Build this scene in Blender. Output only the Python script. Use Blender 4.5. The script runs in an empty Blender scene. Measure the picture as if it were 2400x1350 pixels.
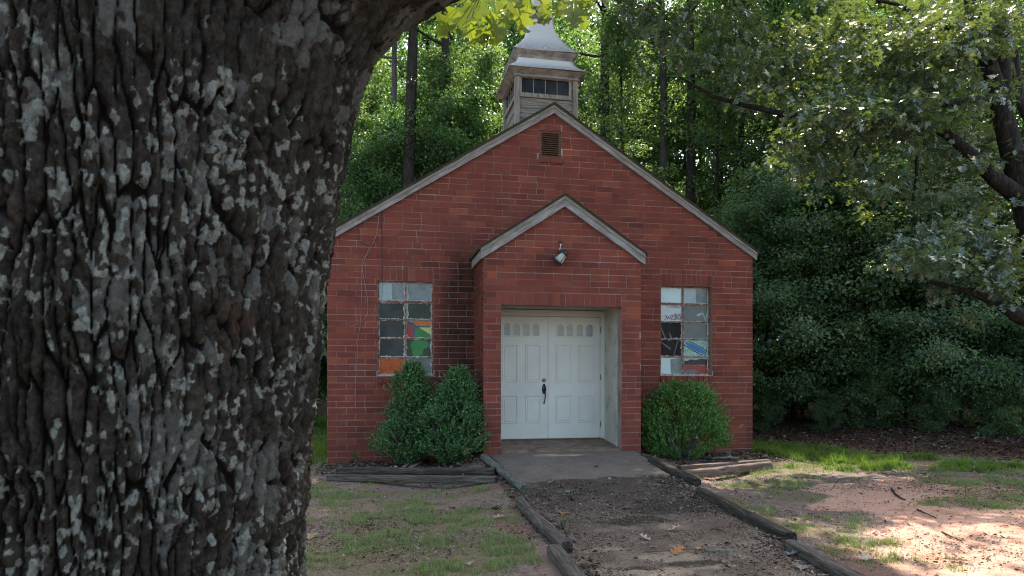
import bpy, math, random
import numpy as np
from mathutils import Vector, Matrix

# ------------------------------------------------------------------ camera, sky, sun, exposure
scene = bpy.context.scene
COL = scene.collection
FPX = 1600.0                       # focal length in pixels of the 2400 px wide photograph (24 mm on 36 mm)
HORIZON = 885.0
TH = math.atan(1600.0 / 8021.0)    # the camera looks a little to the right of the wall's normal
CAM = np.array([-3.02, -11.48, 1.45])
FWD = np.array([math.sin(TH), math.cos(TH), 0.0])
RGT = np.array([math.cos(TH), -math.sin(TH), 0.0])
cam_data = bpy.data.cameras.new("camera")
cam = bpy.data.objects.new("camera", cam_data)
COL.objects.link(cam)
cam.location = CAM
cam.rotation_euler = (math.pi / 2, 0, -TH)
cam_data.sensor_width = 36.0
cam_data.lens = 24.0
cam_data.shift_y = (HORIZON - 675.0) / 2400.0
cam_data.clip_start = 0.05
cam_data.clip_end = 600.0
cam_data.dof.use_dof = True
cam_data.dof.focus_distance = 10.6
cam_data.dof.aperture_fstop = 7.0
scene.camera = cam

SUN_EL = math.radians(56.0)
SUN_AZ = math.radians(38.0)        # from +y (behind the church) towards +x (right)
SUN_DIR = np.array([math.sin(SUN_AZ) * math.cos(SUN_EL), math.cos(SUN_AZ) * math.cos(SUN_EL), math.sin(SUN_EL)])
world = bpy.data.worlds.new("World")
scene.world = world
world.use_nodes = True
wn = world.node_tree.nodes
bg = wn["Background"]
sky = wn.new("ShaderNodeTexSky")
sky.sky_type = 'NISHITA'
sky.sun_disc = False
sky.sun_elevation = SUN_EL
sky.sun_rotation = SUN_AZ
sky.air_density = 1.0
sky.dust_density = 2.5
sky.ozone_density = 1.0
tint = wn.new("ShaderNodeMix"); tint.data_type = 'RGBA'; tint.blend_type = 'MULTIPLY'; tint.inputs[0].default_value = 1.0
tint.inputs[7].default_value = (1.05, 1.0, 0.87, 1.0)          # warm tint standing in for white balance, taking blue out of the sky
world.node_tree.links.new(sky.outputs[0], tint.inputs[6])
world.node_tree.links.new(tint.outputs[2], bg.inputs[0])
bg.inputs[1].default_value = 0.15
sun_data = bpy.data.lights.new("sun", 'SUN')
sun_data.energy = 3.0
sun_data.angle = math.radians(0.55)
sun_data.color = (1.0, 0.93, 0.82)
sun = bpy.data.objects.new("sun", sun_data)
COL.objects.link(sun)
sun.rotation_euler = Vector(SUN_DIR).to_track_quat('Z', 'Y').to_euler()
sun.location = (20, 20, 40)
scene.view_settings.view_transform = 'Standard'
scene.view_settings.look = 'None'
scene.view_settings.gamma = 1.0
scene.view_settings.exposure = 2.1
scene.cycles.use_denoising = True
scene.cycles.denoising_prefilter = 'NONE'
scene.cycles.use_adaptive_sampling = False
scene.cycles.filter_width = 1.15
scene.cycles.max_bounces = 8
scene.cycles.diffuse_bounces = 5
scene.cycles.glossy_bounces = 2
scene.cycles.transmission_bounces = 4
scene.cycles.transparent_max_bounces = 4
scene.cycles.sample_clamp_indirect = 3.0
scene.render.use_persistent_data = False

# ------------------------------------------------------------------ pixel (of the 2400x1350 photo) to a place in the world
def ray(u, v):
    return FWD + RGT * (u - 1200.0) / FPX + np.array([0, 0, 1.0]) * (HORIZON - v) / FPX
def PY(u, v, y):
    d = ray(u, v); return CAM + d * (y - CAM[1]) / d[1]
def PZ(u, v, z=0.0):
    d = ray(u, v); return CAM + d * (z - CAM[2]) / d[2]
def PD(u, v, dist):
    return CAM + ray(u, v) * dist

# ------------------------------------------------------------------ noise
def _hash(ix, iy, seed):
    h = (ix.astype(np.int64) * 374761393 + iy.astype(np.int64) * 668265263 + seed * 974634287) & 0xffffffff
    h = ((h ^ (h >> 13)) * 1274126177) & 0xffffffff
    h = (h ^ (h >> 16)) & 0xffffffff
    return h.astype(np.float64) / 4294967295.0
def vnoise(x, y, seed=0):
    x = np.asarray(x, float); y = np.asarray(y, float)
    ix = np.floor(x); iy = np.floor(y)
    fx = x - ix; fy = y - iy
    fx = fx * fx * (3 - 2 * fx); fy = fy * fy * (3 - 2 * fy)
    a = _hash(ix, iy, seed); b = _hash(ix + 1, iy, seed); c = _hash(ix, iy + 1, seed); d = _hash(ix + 1, iy + 1, seed)
    return (a * (1 - fx) + b * fx) * (1 - fy) + (c * (1 - fx) + d * fx) * fy
def fbm(x, y, seed=0, octaves=4):
    s = 0; a = 0.5; t = 0
    for k in range(octaves):
        s = s + a * vnoise(np.asarray(x) * 2 ** k, np.asarray(y) * 2 ** k, seed + 17 * k); t += a; a *= 0.5
    return s / t
def worley(x, y, seed=0):
    ix = np.floor(x); iy = np.floor(y)
    f1 = np.full(x.shape, 9.0); f2 = np.full(x.shape, 9.0); cid = np.zeros(x.shape)
    for dx in (-1, 0, 1):
        for dy in (-1, 0, 1):
            cx = ix + dx; cy = iy + dy
            px = cx + 0.08 + 0.84 * _hash(cx, cy, seed); py = cy + 0.08 + 0.84 * _hash(cx, cy, seed + 5)
            d = np.sqrt((px - x) ** 2 + (py - y) ** 2)
            nearer = d < f1
            f2 = np.where(nearer, f1, np.minimum(f2, d))
            cid = np.where(nearer, _hash(cx, cy, seed + 9), cid)
            f1 = np.where(nearer, d, f1)
    return f1, f2, cid
def sstep(a, b, x):
    t = np.clip((np.asarray(x, float) - a) / (b - a), 0, 1)
    return t * t * (3 - 2 * t)

# ------------------------------------------------------------------ meshes
def fast_mesh(name, V, F, mats, parent=None, attrs=None, face_attrs=None, smooth=False, mat_idx=None):
    """V (n,3) array, F (m,k) int array of equal-sized faces."""
    V = np.asarray(V, np.float32); F = np.asarray(F, np.int32)
    me = bpy.data.meshes.new(name)
    m, k = F.shape
    me.vertices.add(len(V)); me.vertices.foreach_set("co", V.ravel())
    me.loops.add(m * k); me.loops.foreach_set("vertex_index", F.ravel())
    me.polygons.add(m)
    me.polygons.foreach_set("loop_start", np.arange(0, m * k, k, dtype=np.int32))
    me.polygons.foreach_set("loop_total", np.full(m, k, np.int32))
    if smooth:
        me.polygons.foreach_set("use_smooth", np.ones(m, bool))
    if mat_idx is not None:
        me.polygons.foreach_set("material_index", np.asarray(mat_idx, np.int32))
    me.update(calc_edges=True)
    for dom, table in (('POINT', attrs or {}), ('FACE', face_attrs or {})):
        for an, av in table.items():
            at = me.attributes.new(an, 'FLOAT', dom)
            at.data.foreach_set("value", np.asarray(av, np.float32))
    for mt in (mats if isinstance(mats, (list, tuple)) else [mats]):
        me.materials.append(mt)
    o = bpy.data.objects.new(name, me)
    COL.objects.link(o)
    if parent is not None:
        o.parent = parent
    return o

class MB:
    """Collects polygons; build() links them as one mesh object."""
    def __init__(self):
        self.V = []; self.F = []; self.M = []; self.R = []
    def add(self, vs, fs, mi=0, rnd=0.5):
        b = len(self.V)
        self.V += [tuple(map(float, v)) for v in vs]
        for f in fs:
            self.F.append([b + i for i in f]); self.M.append(mi); self.R.append(rnd)
    def box(self, x0, x1, y0, y1, z0, z1, mi=0, rnd=0.5):
        vs = [(x0,y0,z0),(x1,y0,z0),(x1,y1,z0),(x0,y1,z0),(x0,y0,z1),(x1,y0,z1),(x1,y1,z1),(x0,y1,z1)]
        self.add(vs, [(0,3,2,1),(4,5,6,7),(0,1,5,4),(1,2,6,5),(2,3,7,6),(3,0,4,7)], mi, rnd)
    def bbox(self, x0, x1, y0, y1, z0, z1, b=0.01, mi=0, rnd=0.5):
        """box with chamfered front (-y) edges"""
        vs = [(x0,y0+b,z0),(x1,y0+b,z0),(x1,y0+b,z1),(x0,y0+b,z1),(x0+b,y0,z0+b),(x1-b,y0,z0+b),(x1-b,y0,z1-b),(x0+b,y0,z1-b),
              (x0,y1,z0),(x1,y1,z0),(x1,y1,z1),(x0,y1,z1)]
        self.add(vs, [(4,5,6,7),(0,1,5,4),(1,2,6,5),(2,3,7,6),(3,0,4,7),(0,8,9,1),(1,9,10,2),(2,10,11,3),(3,11,8,0),(8,11,10,9)], mi, rnd)
    def prism(self, pts2, y0, y1, mi=0, rnd=0.5, mapf=None):
        """polygon in (x,z), counter-clockwise seen from the front (-y), extruded from y0 (front) to y1"""
        n = len(pts2)
        mapf = mapf or (lambda x, y, z: (x, y, z))
        vs = [mapf(p[0], y0, p[1]) for p in pts2] + [mapf(p[0], y1, p[1]) for p in pts2]
        fs = [tuple(range(n)), tuple(range(2 * n - 1, n - 1, -1))] + [(i, i + n, (i + 1) % n + n, (i + 1) % n) for i in range(n)]
        self.add(vs, fs, mi, rnd)
    def tube(self, pts, radii, sides=8, mi=0, rnd=0.5, cap=True):
        pts = [np.array(p, float) for p in pts]
        n = len(pts)
        if not hasattr(radii, '__len__'): radii = [radii] * n
        ref = None; rings = []
        for i in range(n):
            t = pts[min(i + 1, n - 1)] - pts[max(i - 1, 0)]
            t /= (np.linalg.norm(t) + 1e-9)
            if ref is None:
                ref = np.array([0, 0, 1.0]) if abs(t[2]) < 0.9 else np.array([1.0, 0, 0])
            a = ref - t * np.dot(ref, t); a /= (np.linalg.norm(a) + 1e-9); b = np.cross(t, a); ref = a
            rings.append([pts[i] + radii[i] * (a * math.cos(2 * math.pi * k / sides) + b * math.sin(2 * math.pi * k / sides)) for k in range(sides)])
        vs = [p for r in rings for p in r]
        fs = []
        for i in range(n - 1):
            for k in range(sides):
                k2 = (k + 1) % sides
                fs.append((i * sides + k, i * sides + k2, (i + 1) * sides + k2, (i + 1) * sides + k))
        if cap:
            fs.append(tuple(range(sides - 1, -1, -1))); fs.append(tuple((n - 1) * sides + k for k in range(sides)))
        self.add(vs, fs, mi, rnd)
    def lathe(self, prof, sides=16, mi=0, rnd=0.5, M=None):
        vs = []; fs = []
        for r, z in prof:
            for k in range(sides):
                a = 2 * math.pi * k / sides
                v = Vector((r * math.cos(a), r * math.sin(a), z))
                vs.append(tuple(M @ v) if M is not None else tuple(v))
        for i in range(len(prof) - 1):
            for k in range(sides):
                k2 = (k + 1) % sides
                fs.append((i * sides + k, i * sides + k2, (i + 1) * sides + k2, (i + 1) * sides + k))
        self.add(vs, fs, mi, rnd)
    def build(self, name, mats, parent=None, smooth=False):
        me = bpy.data.meshes.new(name)
        me.from_pydata(self.V, [], self.F)
        me.polygons.foreach_set("material_index", np.array(self.M, np.int32))
        if smooth:
            me.polygons.foreach_set("use_smooth", np.ones(len(self.F), bool))
        at = me.attributes.new("rnd", 'FLOAT', 'FACE')
        at.data.foreach_set("value", np.array(self.R, np.float32))
        for mt in (mats if isinstance(mats, (list, tuple)) else [mats]):
            me.materials.append(mt)
        me.update()
        o = bpy.data.objects.new(name, me)
        COL.objects.link(o)
        if parent is not None:
            o.parent = parent
        return o

def tag(o, label=None, cat=None, group=None, kind=None):
    if label: o["label"] = label
    if cat: o["category"] = cat
    if group: o["group"] = group
    if kind: o["kind"] = kind
    return o
def empty(name, loc, label=None, cat=None, group=None, rz=0.0):
    o = bpy.data.objects.new(name, None)
    COL.objects.link(o)
    o.location = tuple(map(float, loc)); o.rotation_euler = (0, 0, rz); o.empty_display_size = 0.3
    return tag(o, label, cat, group)
def under(root, o):
    """parent a mesh built in world coordinates to a root that stands elsewhere, keeping it in place"""
    o.parent = root
    o.matrix_parent_inverse = Matrix.Translation(root.location).inverted() if root.rotation_euler.z == 0 else \
        (Matrix.Translation(root.location) @ root.rotation_euler.to_matrix().to_4x4()).inverted()
    return o

# ------------------------------------------------------------------ materials
class NT:
    def __init__(self, name):
        self.m = bpy.data.materials.new(name); self.m.use_nodes = True
        self.t = self.m.node_tree; self.b = self.t.nodes["Principled BSDF"]; self.out = self.t.nodes["Material Output"]
    def n(self, typ, ins=None, **props):
        nd = self.t.nodes.new("ShaderNode" + typ)
        for k, v in props.items(): setattr(nd, k, v)
        for k, v in (ins or {}).items(): self.set(nd.inputs[k], v)
        return nd
    def set(self, sock, v):
        if isinstance(v, bpy.types.NodeSocket): self.t.links.new(v, sock)
        elif isinstance(v, bpy.types.Node): self.t.links.new(v.outputs[0], sock)
        else:
            if hasattr(v, '__len__') and len(v) == 3 and sock.type == 'RGBA': v = (*v, 1.0)
            sock.default_value = v
    def attr(self, name):
        return self.n("Attribute", attribute_name=name).outputs["Fac"]
    def coords(self, which="Object"):
        return self.n("TexCoord").outputs[which]
    def mapped(self, scale, which="Object", rot=(0, 0, 0)):
        return self.n("Mapping", {"Vector": self.coords(which), "Scale": scale, "Rotation": rot}).outputs[0]
    def noise(self, scale=5, detail=4, rough=0.6, vec=None, dist=0.0):
        nd = self.n("TexNoise", {"Scale": scale, "Detail": detail, "Roughness": rough, "Distortion": dist})
        if vec is not None: self.set(nd.inputs["Vector"], vec)
        return nd.outputs["Fac"]
    def ramp(self, fac, stops, interp='LINEAR'):
        nd = self.n("ValToRGB", {"Fac": fac}); cr = nd.color_ramp; cr.interpolation = interp
        while len(cr.elements) < len(stops): cr.elements.new(0.5)
        for e, (p, c) in zip(cr.elements, stops):
            e.position = p
            e.color = (*c, 1.0) if hasattr(c, '__len__') else (c, c, c, 1.0)
        return nd.outputs[0]
    def mix(self, fac, a, b, blend='MIX'):
        nd = self.n("Mix", data_type='RGBA', blend_type=blend)
        self.set(nd.inputs[0], fac); self.set(nd.inputs[6], a); self.set(nd.inputs[7], b)
        return nd.outputs[2]
    def math(self, op, a, b=0.0, clamp=False):
        nd = self.n("Math", operation=op, use_clamp=clamp)
        self.set(nd.inputs[0], a); self.set(nd.inputs[1], b)
        return nd.outputs[0]
    def bump(self, h, strength=0.5, dist=0.01):
        nd = self.n("Bump", {"Height": h, "Strength": strength, "Distance": dist})
        self.set(self.b.inputs["Normal"], nd.outputs[0]); return nd
    def done(self, color=None, rough=None, spec=None, metal=None):
        if color is not None: self.set(self.b.inputs["Base Color"], color)
        if rough is not None: self.set(self.b.inputs["Roughness"], rough)
        if spec is not None: self.set(self.b.inputs["Specular IOR Level"], spec)
        if metal is not None: self.set(self.b.inputs["Metallic"], metal)
        return self.m

def m_plain(name, c, rough=0.6, spec=0.5, metal=0.0, var=0.25, scale=12):
    t = NT(name)
    f = t.noise(scale, 5, 0.65, t.coords())
    col = t.mix(t.ramp(f, [(0.3, 0.0), (0.7, 1.0)]), tuple(x * (1 - var) for x in c), tuple(min(1, x * (1 + var)) for x in c))
    t.bump(f, 0.15, 0.004)
    return t.done(col, rough, spec, metal)

def m_brick():
    t = NT("red_brick")
    r = t.attr("rnd")
    base = t.ramp(r, [(0.0, (0.1143, 0.0397, 0.0316)), (0.06, (0.1578, 0.0471, 0.0354)), (0.3, (0.1860, 0.0537, 0.0381)), (0.7, (0.2026, 0.0582, 0.0389)), (0.94, (0.2215, 0.0646, 0.0417)), (1.0, (0.2866, 0.0846, 0.0463))])
    co = t.coords()
    n1 = t.noise(38, 6, 0.7, co); n2 = t.noise(2.2, 5, 0.65, co); n3 = t.noise(150, 3, 0.6, co)
    col = t.mix(t.ramp(n1, [(0.32, 0.0), (0.5, 0.45), (0.75, 1.0)]), base, t.mix(0.55, base, (0.1339, 0.0374, 0.0334)))
    col = t.mix(t.ramp(n2, [(0.42, 0.0), (0.72, 0.55)]), col, (0.0811, 0.0263, 0.0232))
    col = t.mix(t.ramp(n3, [(0.68, 0.0), (0.78, 0.45)]), col, (0.3821, 0.2262, 0.1671))       # pale specks
    mold_shade = t.attr("mold_shade")
    mm = t.math('MULTIPLY', mold_shade, t.ramp(t.noise(3.5, 6, 0.7, co), [(0.25, 0.35), (0.62, 1.0)]))
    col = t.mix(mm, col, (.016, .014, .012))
    t.bump(t.math('ADD', t.math('MULTIPLY', n1, 0.7), t.math('MULTIPLY', n3, 0.5)), 0.55, 0.004)
    return t.done(col, 0.9, 0.10)
def m_mortar():
    t = NT("mortar"); co = t.coords()
    n1 = t.noise(1.6, 4, 0.6, co); n2 = t.noise(60, 3, 0.6, co)
    col = t.ramp(n1, [(0.34, (.19, .128, .108)), (0.52, (.29, .22, .19)), (0.72, (.40, .33, .295))])
    col = t.mix(t.ramp(n2, [(0.45, 0.0), (0.75, 0.4)]), col, (.16, .09, .08))
    col = t.mix(t.attr("mold_shade"), col, (.015, .013, .012))
    return t.done(col, 0.95, 0.1)
def m_wood_trim():
    t = NT("weathered_painted_wood")
    v = t.mapped((1.0, 14, 14))
    n1 = t.noise(3.0, 7, 0.7, v); n2 = t.noise(9.0, 6, 0.7, v); n3 = t.noise(2.0, 4, 0.6, t.coords())
    col = t.ramp(n1, [(0.30, (0.0738, 0.0615, 0.0541)), (0.45, (0.1968, 0.1845, 0.1722)), (0.58, (0.2952, 0.2870, 0.2870)), (0.72, (0.4264, 0.4264, 0.4428))])
    col = t.mix(t.ramp(n2, [(0.56, 0.0), (0.64, 0.9)]), col, (0.0697, 0.0508, 0.0410))
    col = t.mix(t.ramp(n3, [(0.5, 0.0), (0.75, 0.55)]), col, (0.1394, 0.1025, 0.0779))
    t.bump(t.math('ADD', n1, n2), 0.5, 0.004)
    return t.done(col, 0.8, 0.2)
def m_grey_boards():
    t = NT("bare_grey_boards")
    v = t.mapped((1.2, 16, 16)); n1 = t.noise(3.0, 7, 0.7, v); n3 = t.noise(3.5, 5, 0.65, t.coords())
    col = t.ramp(n1, [(0.3, (.07, .062, .052)), (0.5, (.20, .185, .16)), (0.7, (.36, .34, .30))])
    col = t.mix(t.ramp(n3, [(0.52, 0.0), (0.74, 0.5)]), col, (.13, .105, .075))
    t.bump(n1, 0.5, 0.005)
    return t.done(col, 0.85, 0.2)
def m_post_wood():
    t = NT("grey_post_wood")
    v = t.mapped((14, 14, 1.0)); n1 = t.noise(3.0, 7, 0.7, v)
    col = t.ramp(n1, [(0.3, (.09, .078, .064)), (0.5, (.22, .20, .175)), (0.72, (.38, .36, .33))])
    t.bump(n1, 0.5, 0.004)
    return t.done(col, 0.85, 0.2)
def m_roof_metal():
    t = NT("painted_sheet_metal"); co = t.coords()
    n1 = t.noise(2.2, 6, 0.7, t.mapped((7, 7, 1.0))); n2 = t.noise(22, 5, 0.7, co)
    low = t.attr("low")
    f = t.math('MULTIPLY', low, t.ramp(n1, [(0.25, 0.25), (0.75, 0.95)]))
    col = t.mix(f, (.64, .665, .70), (.20, .18, .19))
    col = t.mix(t.ramp(n2, [(0.58, 0.0), (0.85, 0.12)]), col, (.40, .38, .38))
    t.bump(n1, 0.08, 0.004)
    return t.done(col, 0.5, 0.5)
def m_shingle():
    t = NT("dark_asphalt_shingle"); co = t.coords()
    n = t.noise(30, 5, 0.7, co); n2 = t.noise(1.6, 4, 0.6, co)
    col = t.mix(t.ramp(n2, [(0.4, 0.0), (0.7, 0.8)]), t.ramp(n, [(0.3, (.022, .020, .019)), (0.7, (.075, .068, .062))]), (.045, .055, .022))
    t.bump(n, 0.6, 0.006)
    return t.done(col, 0.95, 0.1)
def m_white_paint():
    t = NT("white_door_paint"); co = t.coords()
    n = t.noise(1.3, 4, 0.6, co); n2 = t.noise(26, 4, 0.6, t.mapped((1, 1, 0.25))); n3 = t.noise(60, 2, 0.5, co)
    col = t.mix(t.ramp(n, [(0.35, 0.0), (0.7, 1.0)]), (.56, .575, .55), (.47, .48, .445))
    col = t.mix(t.ramp(n2, [(0.6, 0.0), (0.8, 0.18)]), col, (.42, .40, .33))
    col = t.mix(t.ramp(n3, [(0.70, 0.0), (0.75, 0.5)]), col, (.22, .19, .15))
    n4 = t.noise(5, 7, 0.75, t.mapped((1, 1, 0.6))); col = t.mix(t.ramp(n4, [(0.56, 0.0), (0.75, 0.28)]), col, (.30, .28, .22))
    t.bump(n2, 0.06, 0.003)
    return t.done(col, 0.45, 0.45)
def m_plaster():
    t = NT("stained_plaster"); co = t.coords()
    n = t.noise(3.5, 6, 0.7, co); n2 = t.noise(18, 5, 0.7, co)
    col = t.ramp(n, [(0.35, (.46, .445, .39)), (0.55, (.36, .345, .30)), (0.72, (.20, .185, .15))])
    col = t.mix(t.ramp(n2, [(0.66, 0.0), (0.72, 0.8)]), col, (.11, .09, .07))
    t.bump(n2, 0.2, 0.004)
    return t.done(col, 0.85, 0.2)
def m_rust_frame():
    t = NT("rusty_window_steel"); co = t.coords()
    n = t.noise(16, 6, 0.75, co)
    col = t.ramp(n, [(0.34, (.36, .34, .32)), (0.44, (.25, .20, .17)), (0.52, (.17, .075, .042)), (0.68, (.07, .032, .022))])
    t.bump(n, 0.5, 0.003)
    return t.done(col, 0.8, 0.3)
def m_putty():
    t = NT("flaking_white_putty"); co = t.coords()
    n = t.noise(30, 6, 0.75, co)
    col = t.ramp(n, [(0.35, (.16, .13, .11)), (0.5, (.40, .40, .385)), (0.65, (.56, .57, .56))])
    t.bump(n, 0.5, 0.003)
    return t.done(col, 0.8, 0.3)
def m_pane(name, ca, cb, rough=0.22, lo=0.35, hi=0.65, scale=5, stretch=(1, 1, 1), spec=0.3):
    t = NT(name)
    n = t.noise(scale, 5, 0.6, t.mapped(stretch)); n2 = t.noise(45, 4, 0.7, t.coords())
    col = t.mix(t.ramp(n, [(lo, 0.0), (hi, 1.0)]), ca, cb)
    col = t.mix(t.ramp(n2, [(0.6, 0.0), (0.8, 0.22)]), col, (.30, .31, .30))
    return t.done(col, rough, spec)
def m_bark(name, c0, c1, c2, lich=0.0, vs=(9, 9, 1.6)):
    t = NT(name)
    v = t.mapped(vs)
    n1 = t.noise(2.6, 8, 0.72, v, 0.6); n2 = t.noise(3, 4, 0.6, t.coords())
    col = t.ramp(n1, [(0.34, c0), (0.5, c1), (0.68, c2)])
    if lich: col = t.mix(t.ramp(n2, [(0.58, 0.0), (0.66, lich)]), col, (.30, .31, .27))
    t.bump(n1, 1.0, 0.03)
    return t.done(col, 0.92, 0.15)
def m_leaf(name, stops, trans=(.22, .34, .03), tfac=0.42, rough=0.42, spec=0.5, tm=0.75):
    t = NT(name)
    col = t.ramp(t.attr("rnd"), stops)
    t.done(col, rough, spec)
    tr = t.n("BsdfTranslucent", {"Color": t.mix(tm, col, trans)})
    mx = t.n("MixShader", {0: tfac, 1: t.b.outputs[0], 2: tr.outputs[0]})
    t.t.links.new(mx.outputs[0], t.out.inputs["Surface"])
    return t.m
# ------------------------------------------------------------------ materials used by the church
MAT = {}
MAT['brick'] = m_brick(); MAT['mortar'] = m_mortar(); MAT['trim'] = m_wood_trim(); MAT['boards'] = m_grey_boards()
MAT['post'] = m_post_wood(); MAT['metal'] = m_roof_metal(); MAT['shingle'] = m_shingle(); MAT['white'] = m_white_paint()
MAT['plaster'] = m_plaster(); MAT['rust'] = m_rust_frame(); MAT['putty'] = m_putty()
MAT['soffit'] = m_plain("weathered_soffit_wood", (.27, .262, .245), 0.85, 0.2, var=0.5, scale=7)
MAT['louver'] = m_plain("rusty_brown_louver", (.115, .062, .040), 0.8, 0.3, var=0.4)
MAT['dark'] = m_plain("dark_interior", (.012, .012, .013), 0.9, 0.1)
MAT['black_metal'] = m_plain("black_iron", (.022, .024, .028), 0.42, 0.5, 0.3)
MAT['brass'] = m_plain("tarnished_lock_metal", (.16, .15, .135), 0.4, 0.5, 0.7)

# ------------------------------------------------------------------ the church
CH_L, CH_R = -3.80, 3.80
APEX_Z, EAVE_Z = 6.10, 3.72        # brick gable under the rake boards
PO_L, PO_R, PO_Y = -1.385, 1.215, -1.0
PO_C = (PO_L + PO_R) / 2
PO_APEX, PO_EAVE = 4.27, 3.42
CRS = 0.1016                       # one brick course
BL = 0.3050
church = empty("church", (0, 0, 0), "small red brick country church with gabled porch, white double doors and wooden belfry", "church")
rng = random.Random(11)

def clip(poly, a, b, c):
    """keep the part of a polygon where a*x + b*z <= c"""
    out = []
    for i in range(len(poly)):
        p, q = poly[i], poly[(i + 1) % len(poly)]
        fp = a * p[0] + b * p[1] - c; fq = a * q[0] + b * q[1] - c
        if fp <= 0: out.append(p)
        if fp * fq < 0:
            s = fp / (fp - fq); out.append((p[0] + s * (q[0] - p[0]), p[1] + s * (q[1] - p[1])))
    return out
def minus(rects, h):
    out = []
    for (a, b, c, d) in rects:
        x0, x1, z0, z1 = h
        if b <= x0 or a >= x1 or d <= z0 or c >= z1: out.append((a, b, c, d)); continue
        if a < x0: out.append((a, x0, c, d))
        if b > x1: out.append((x1, b, c, d))
        m0, m1 = max(a, x0), min(b, x1)
        if c < z0: out.append((m0, m1, c, z0))
        if d > z1: out.append((m0, m1, z1, d))
    return out

def brick_face(mb, x0, x1, z0, z1, planes=(), holes=(), extra=(), mapf=None, depth=0.1, joint=0.0108, phase=0.0, half_rows=True):
    """running-bond bricks over the rectangle x0..x1, z0..z1 minus HOLES, clipped by PLANES; EXTRA are ready brick rectangles (soldiers, sills)."""
    allh = list(holes) + [e[:4] for e in extra]
    row = 0; z = z0
    while z < z1 - 0.01:
        off = (0.5 * BL if row % 2 else 0.0) + phase + rng.uniform(-.012, .012)
        if rng.random() < 0.10: off += rng.choice([0.25, -0.25]) * BL
        x = x0 - BL + (off % BL)
        zz = rng.uniform(-.0025, .0025)
        while x < x1:
            L = BL
            if rng.random() < 0.035: L = BL / 2
            a, b = max(x, x0), min(x + L, x1)
            if b - a > 0.02:
                rs = [(a, b, z, min(z + CRS, z1))]
                for h in allh: rs = minus(rs, h)
                for (ra, rb, rc, rd) in rs:
                    if rb - ra < 0.03 or rd - rc < 0.022: continue
                    jj = joint * 0.5
                    j1, j2, j3, j4 = [jj * rng.uniform(.78, 1.25) for _ in range(4)]
                    tl = rng.uniform(-.0018, .0018)
                    poly = [(ra + j1, rc + j2 + zz), (rb - j3, rc + j2 + zz + tl), (rb - j3, rd - j4 + zz + tl), (ra + j1, rd - j4 + zz)]
                    for (pa, pb, pc) in planes:
                        if len(poly) >= 3: poly = clip(poly, pa, pb, pc)
                    if len(poly) < 3: continue
                    mb.prism(poly, rng.uniform(-.0030, .0022), depth, 0, rng.random(), mapf)
            x += L
        z += CRS; row += 1
    for (ra, rb, rc, rd, dy) in extra:
        jj = joint * 0.5
        mb.prism([(ra + jj * rng.uniform(.6, 1.4), rc + jj), (rb - jj * rng.uniform(.6, 1.4), rc + jj), (rb - jj, rd - jj), (ra + jj, rd - jj)],
                 dy + rng.uniform(-.002, .002), depth, 0, rng.random(), mapf)
def soldiers(x0, x1, z0, z1, dy=0.0, w=0.1016):
    n = max(1, round((x1 - x0) / w)); w = (x1 - x0) / n
    return [(x0 + i * w, x0 + (i + 1) * w, z0, z1, dy) for i in range(n)]
def mortar_face(mb, outline, holes, y, mapf=None):
    """the mortar bed behind the bricks: the outline's bounding strips cut round the holes"""
    mapf = mapf or (lambda x, y, z: (x, y, z))
    xs = sorted(set([p[0] for p in outline] + [h[0] for h in holes] + [h[1] for h in holes]))
    zs = sorted(set([min(p[1] for p in outline), max(p[1] for p in outline)] + [h[2] for h in holes] + [h[3] for h in holes]))
    for i in range(len(xs) - 1):
        for j in range(len(zs) - 1):
            cx, cz = (xs[i] + xs[i + 1]) / 2, (zs[j] + zs[j + 1]) / 2
            if any(h[0] < cx < h[1] and h[2] < cz < h[3] for h in holes): continue
            poly = [(xs[i], zs[j]), (xs[i + 1], zs[j]), (xs[i + 1], zs[j + 1]), (xs[i], zs[j + 1])]
            n = len(outline)
            for k in range(n):
                p, q = outline[k], outline[(k + 1) % n]
                a, b = (q[1] - p[1]), -(q[0] - p[0])
                if len(poly) >= 3: poly = clip(poly, a, b, a * p[0] + b * p[1])
            if len(poly) >= 3:
                mb.add([mapf(p[0], y, p[1]) for p in poly], [tuple(range(len(poly)))], 1)

def set_mold_shade(o, fn):
    me = o.data; n = len(me.vertices); co = np.zeros(n * 3, np.float32); me.vertices.foreach_get("co", co); co = co.reshape(-1, 3)
    at = me.attributes.new("mold_shade", 'FLOAT', 'POINT'); at.data.foreach_set("value", np.clip(fn(co), 0, 1).astype(np.float32))

# window openings on the front wall, from the photograph
def wrect(u0, v0, u1, v1, y=0.0):
    a = PY(u0, v1, y); b = PY(u1, v0, y)
    return [a[0], b[0], min(a[2], b[2]), max(a[2], b[2])]
WL = wrect(885, 881, 1015, 657)
WR = wrect(1549.5, 880, 1669, 668)
VENT = wrect(1266, 371, 1315, 304)
slope = (APEX_Z - EAVE_Z) / CH_R
gable = [(slope, 1.0, APEX_Z), (-slope, 1.0, APEX_Z)]
Z0 = -0.16

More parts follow.
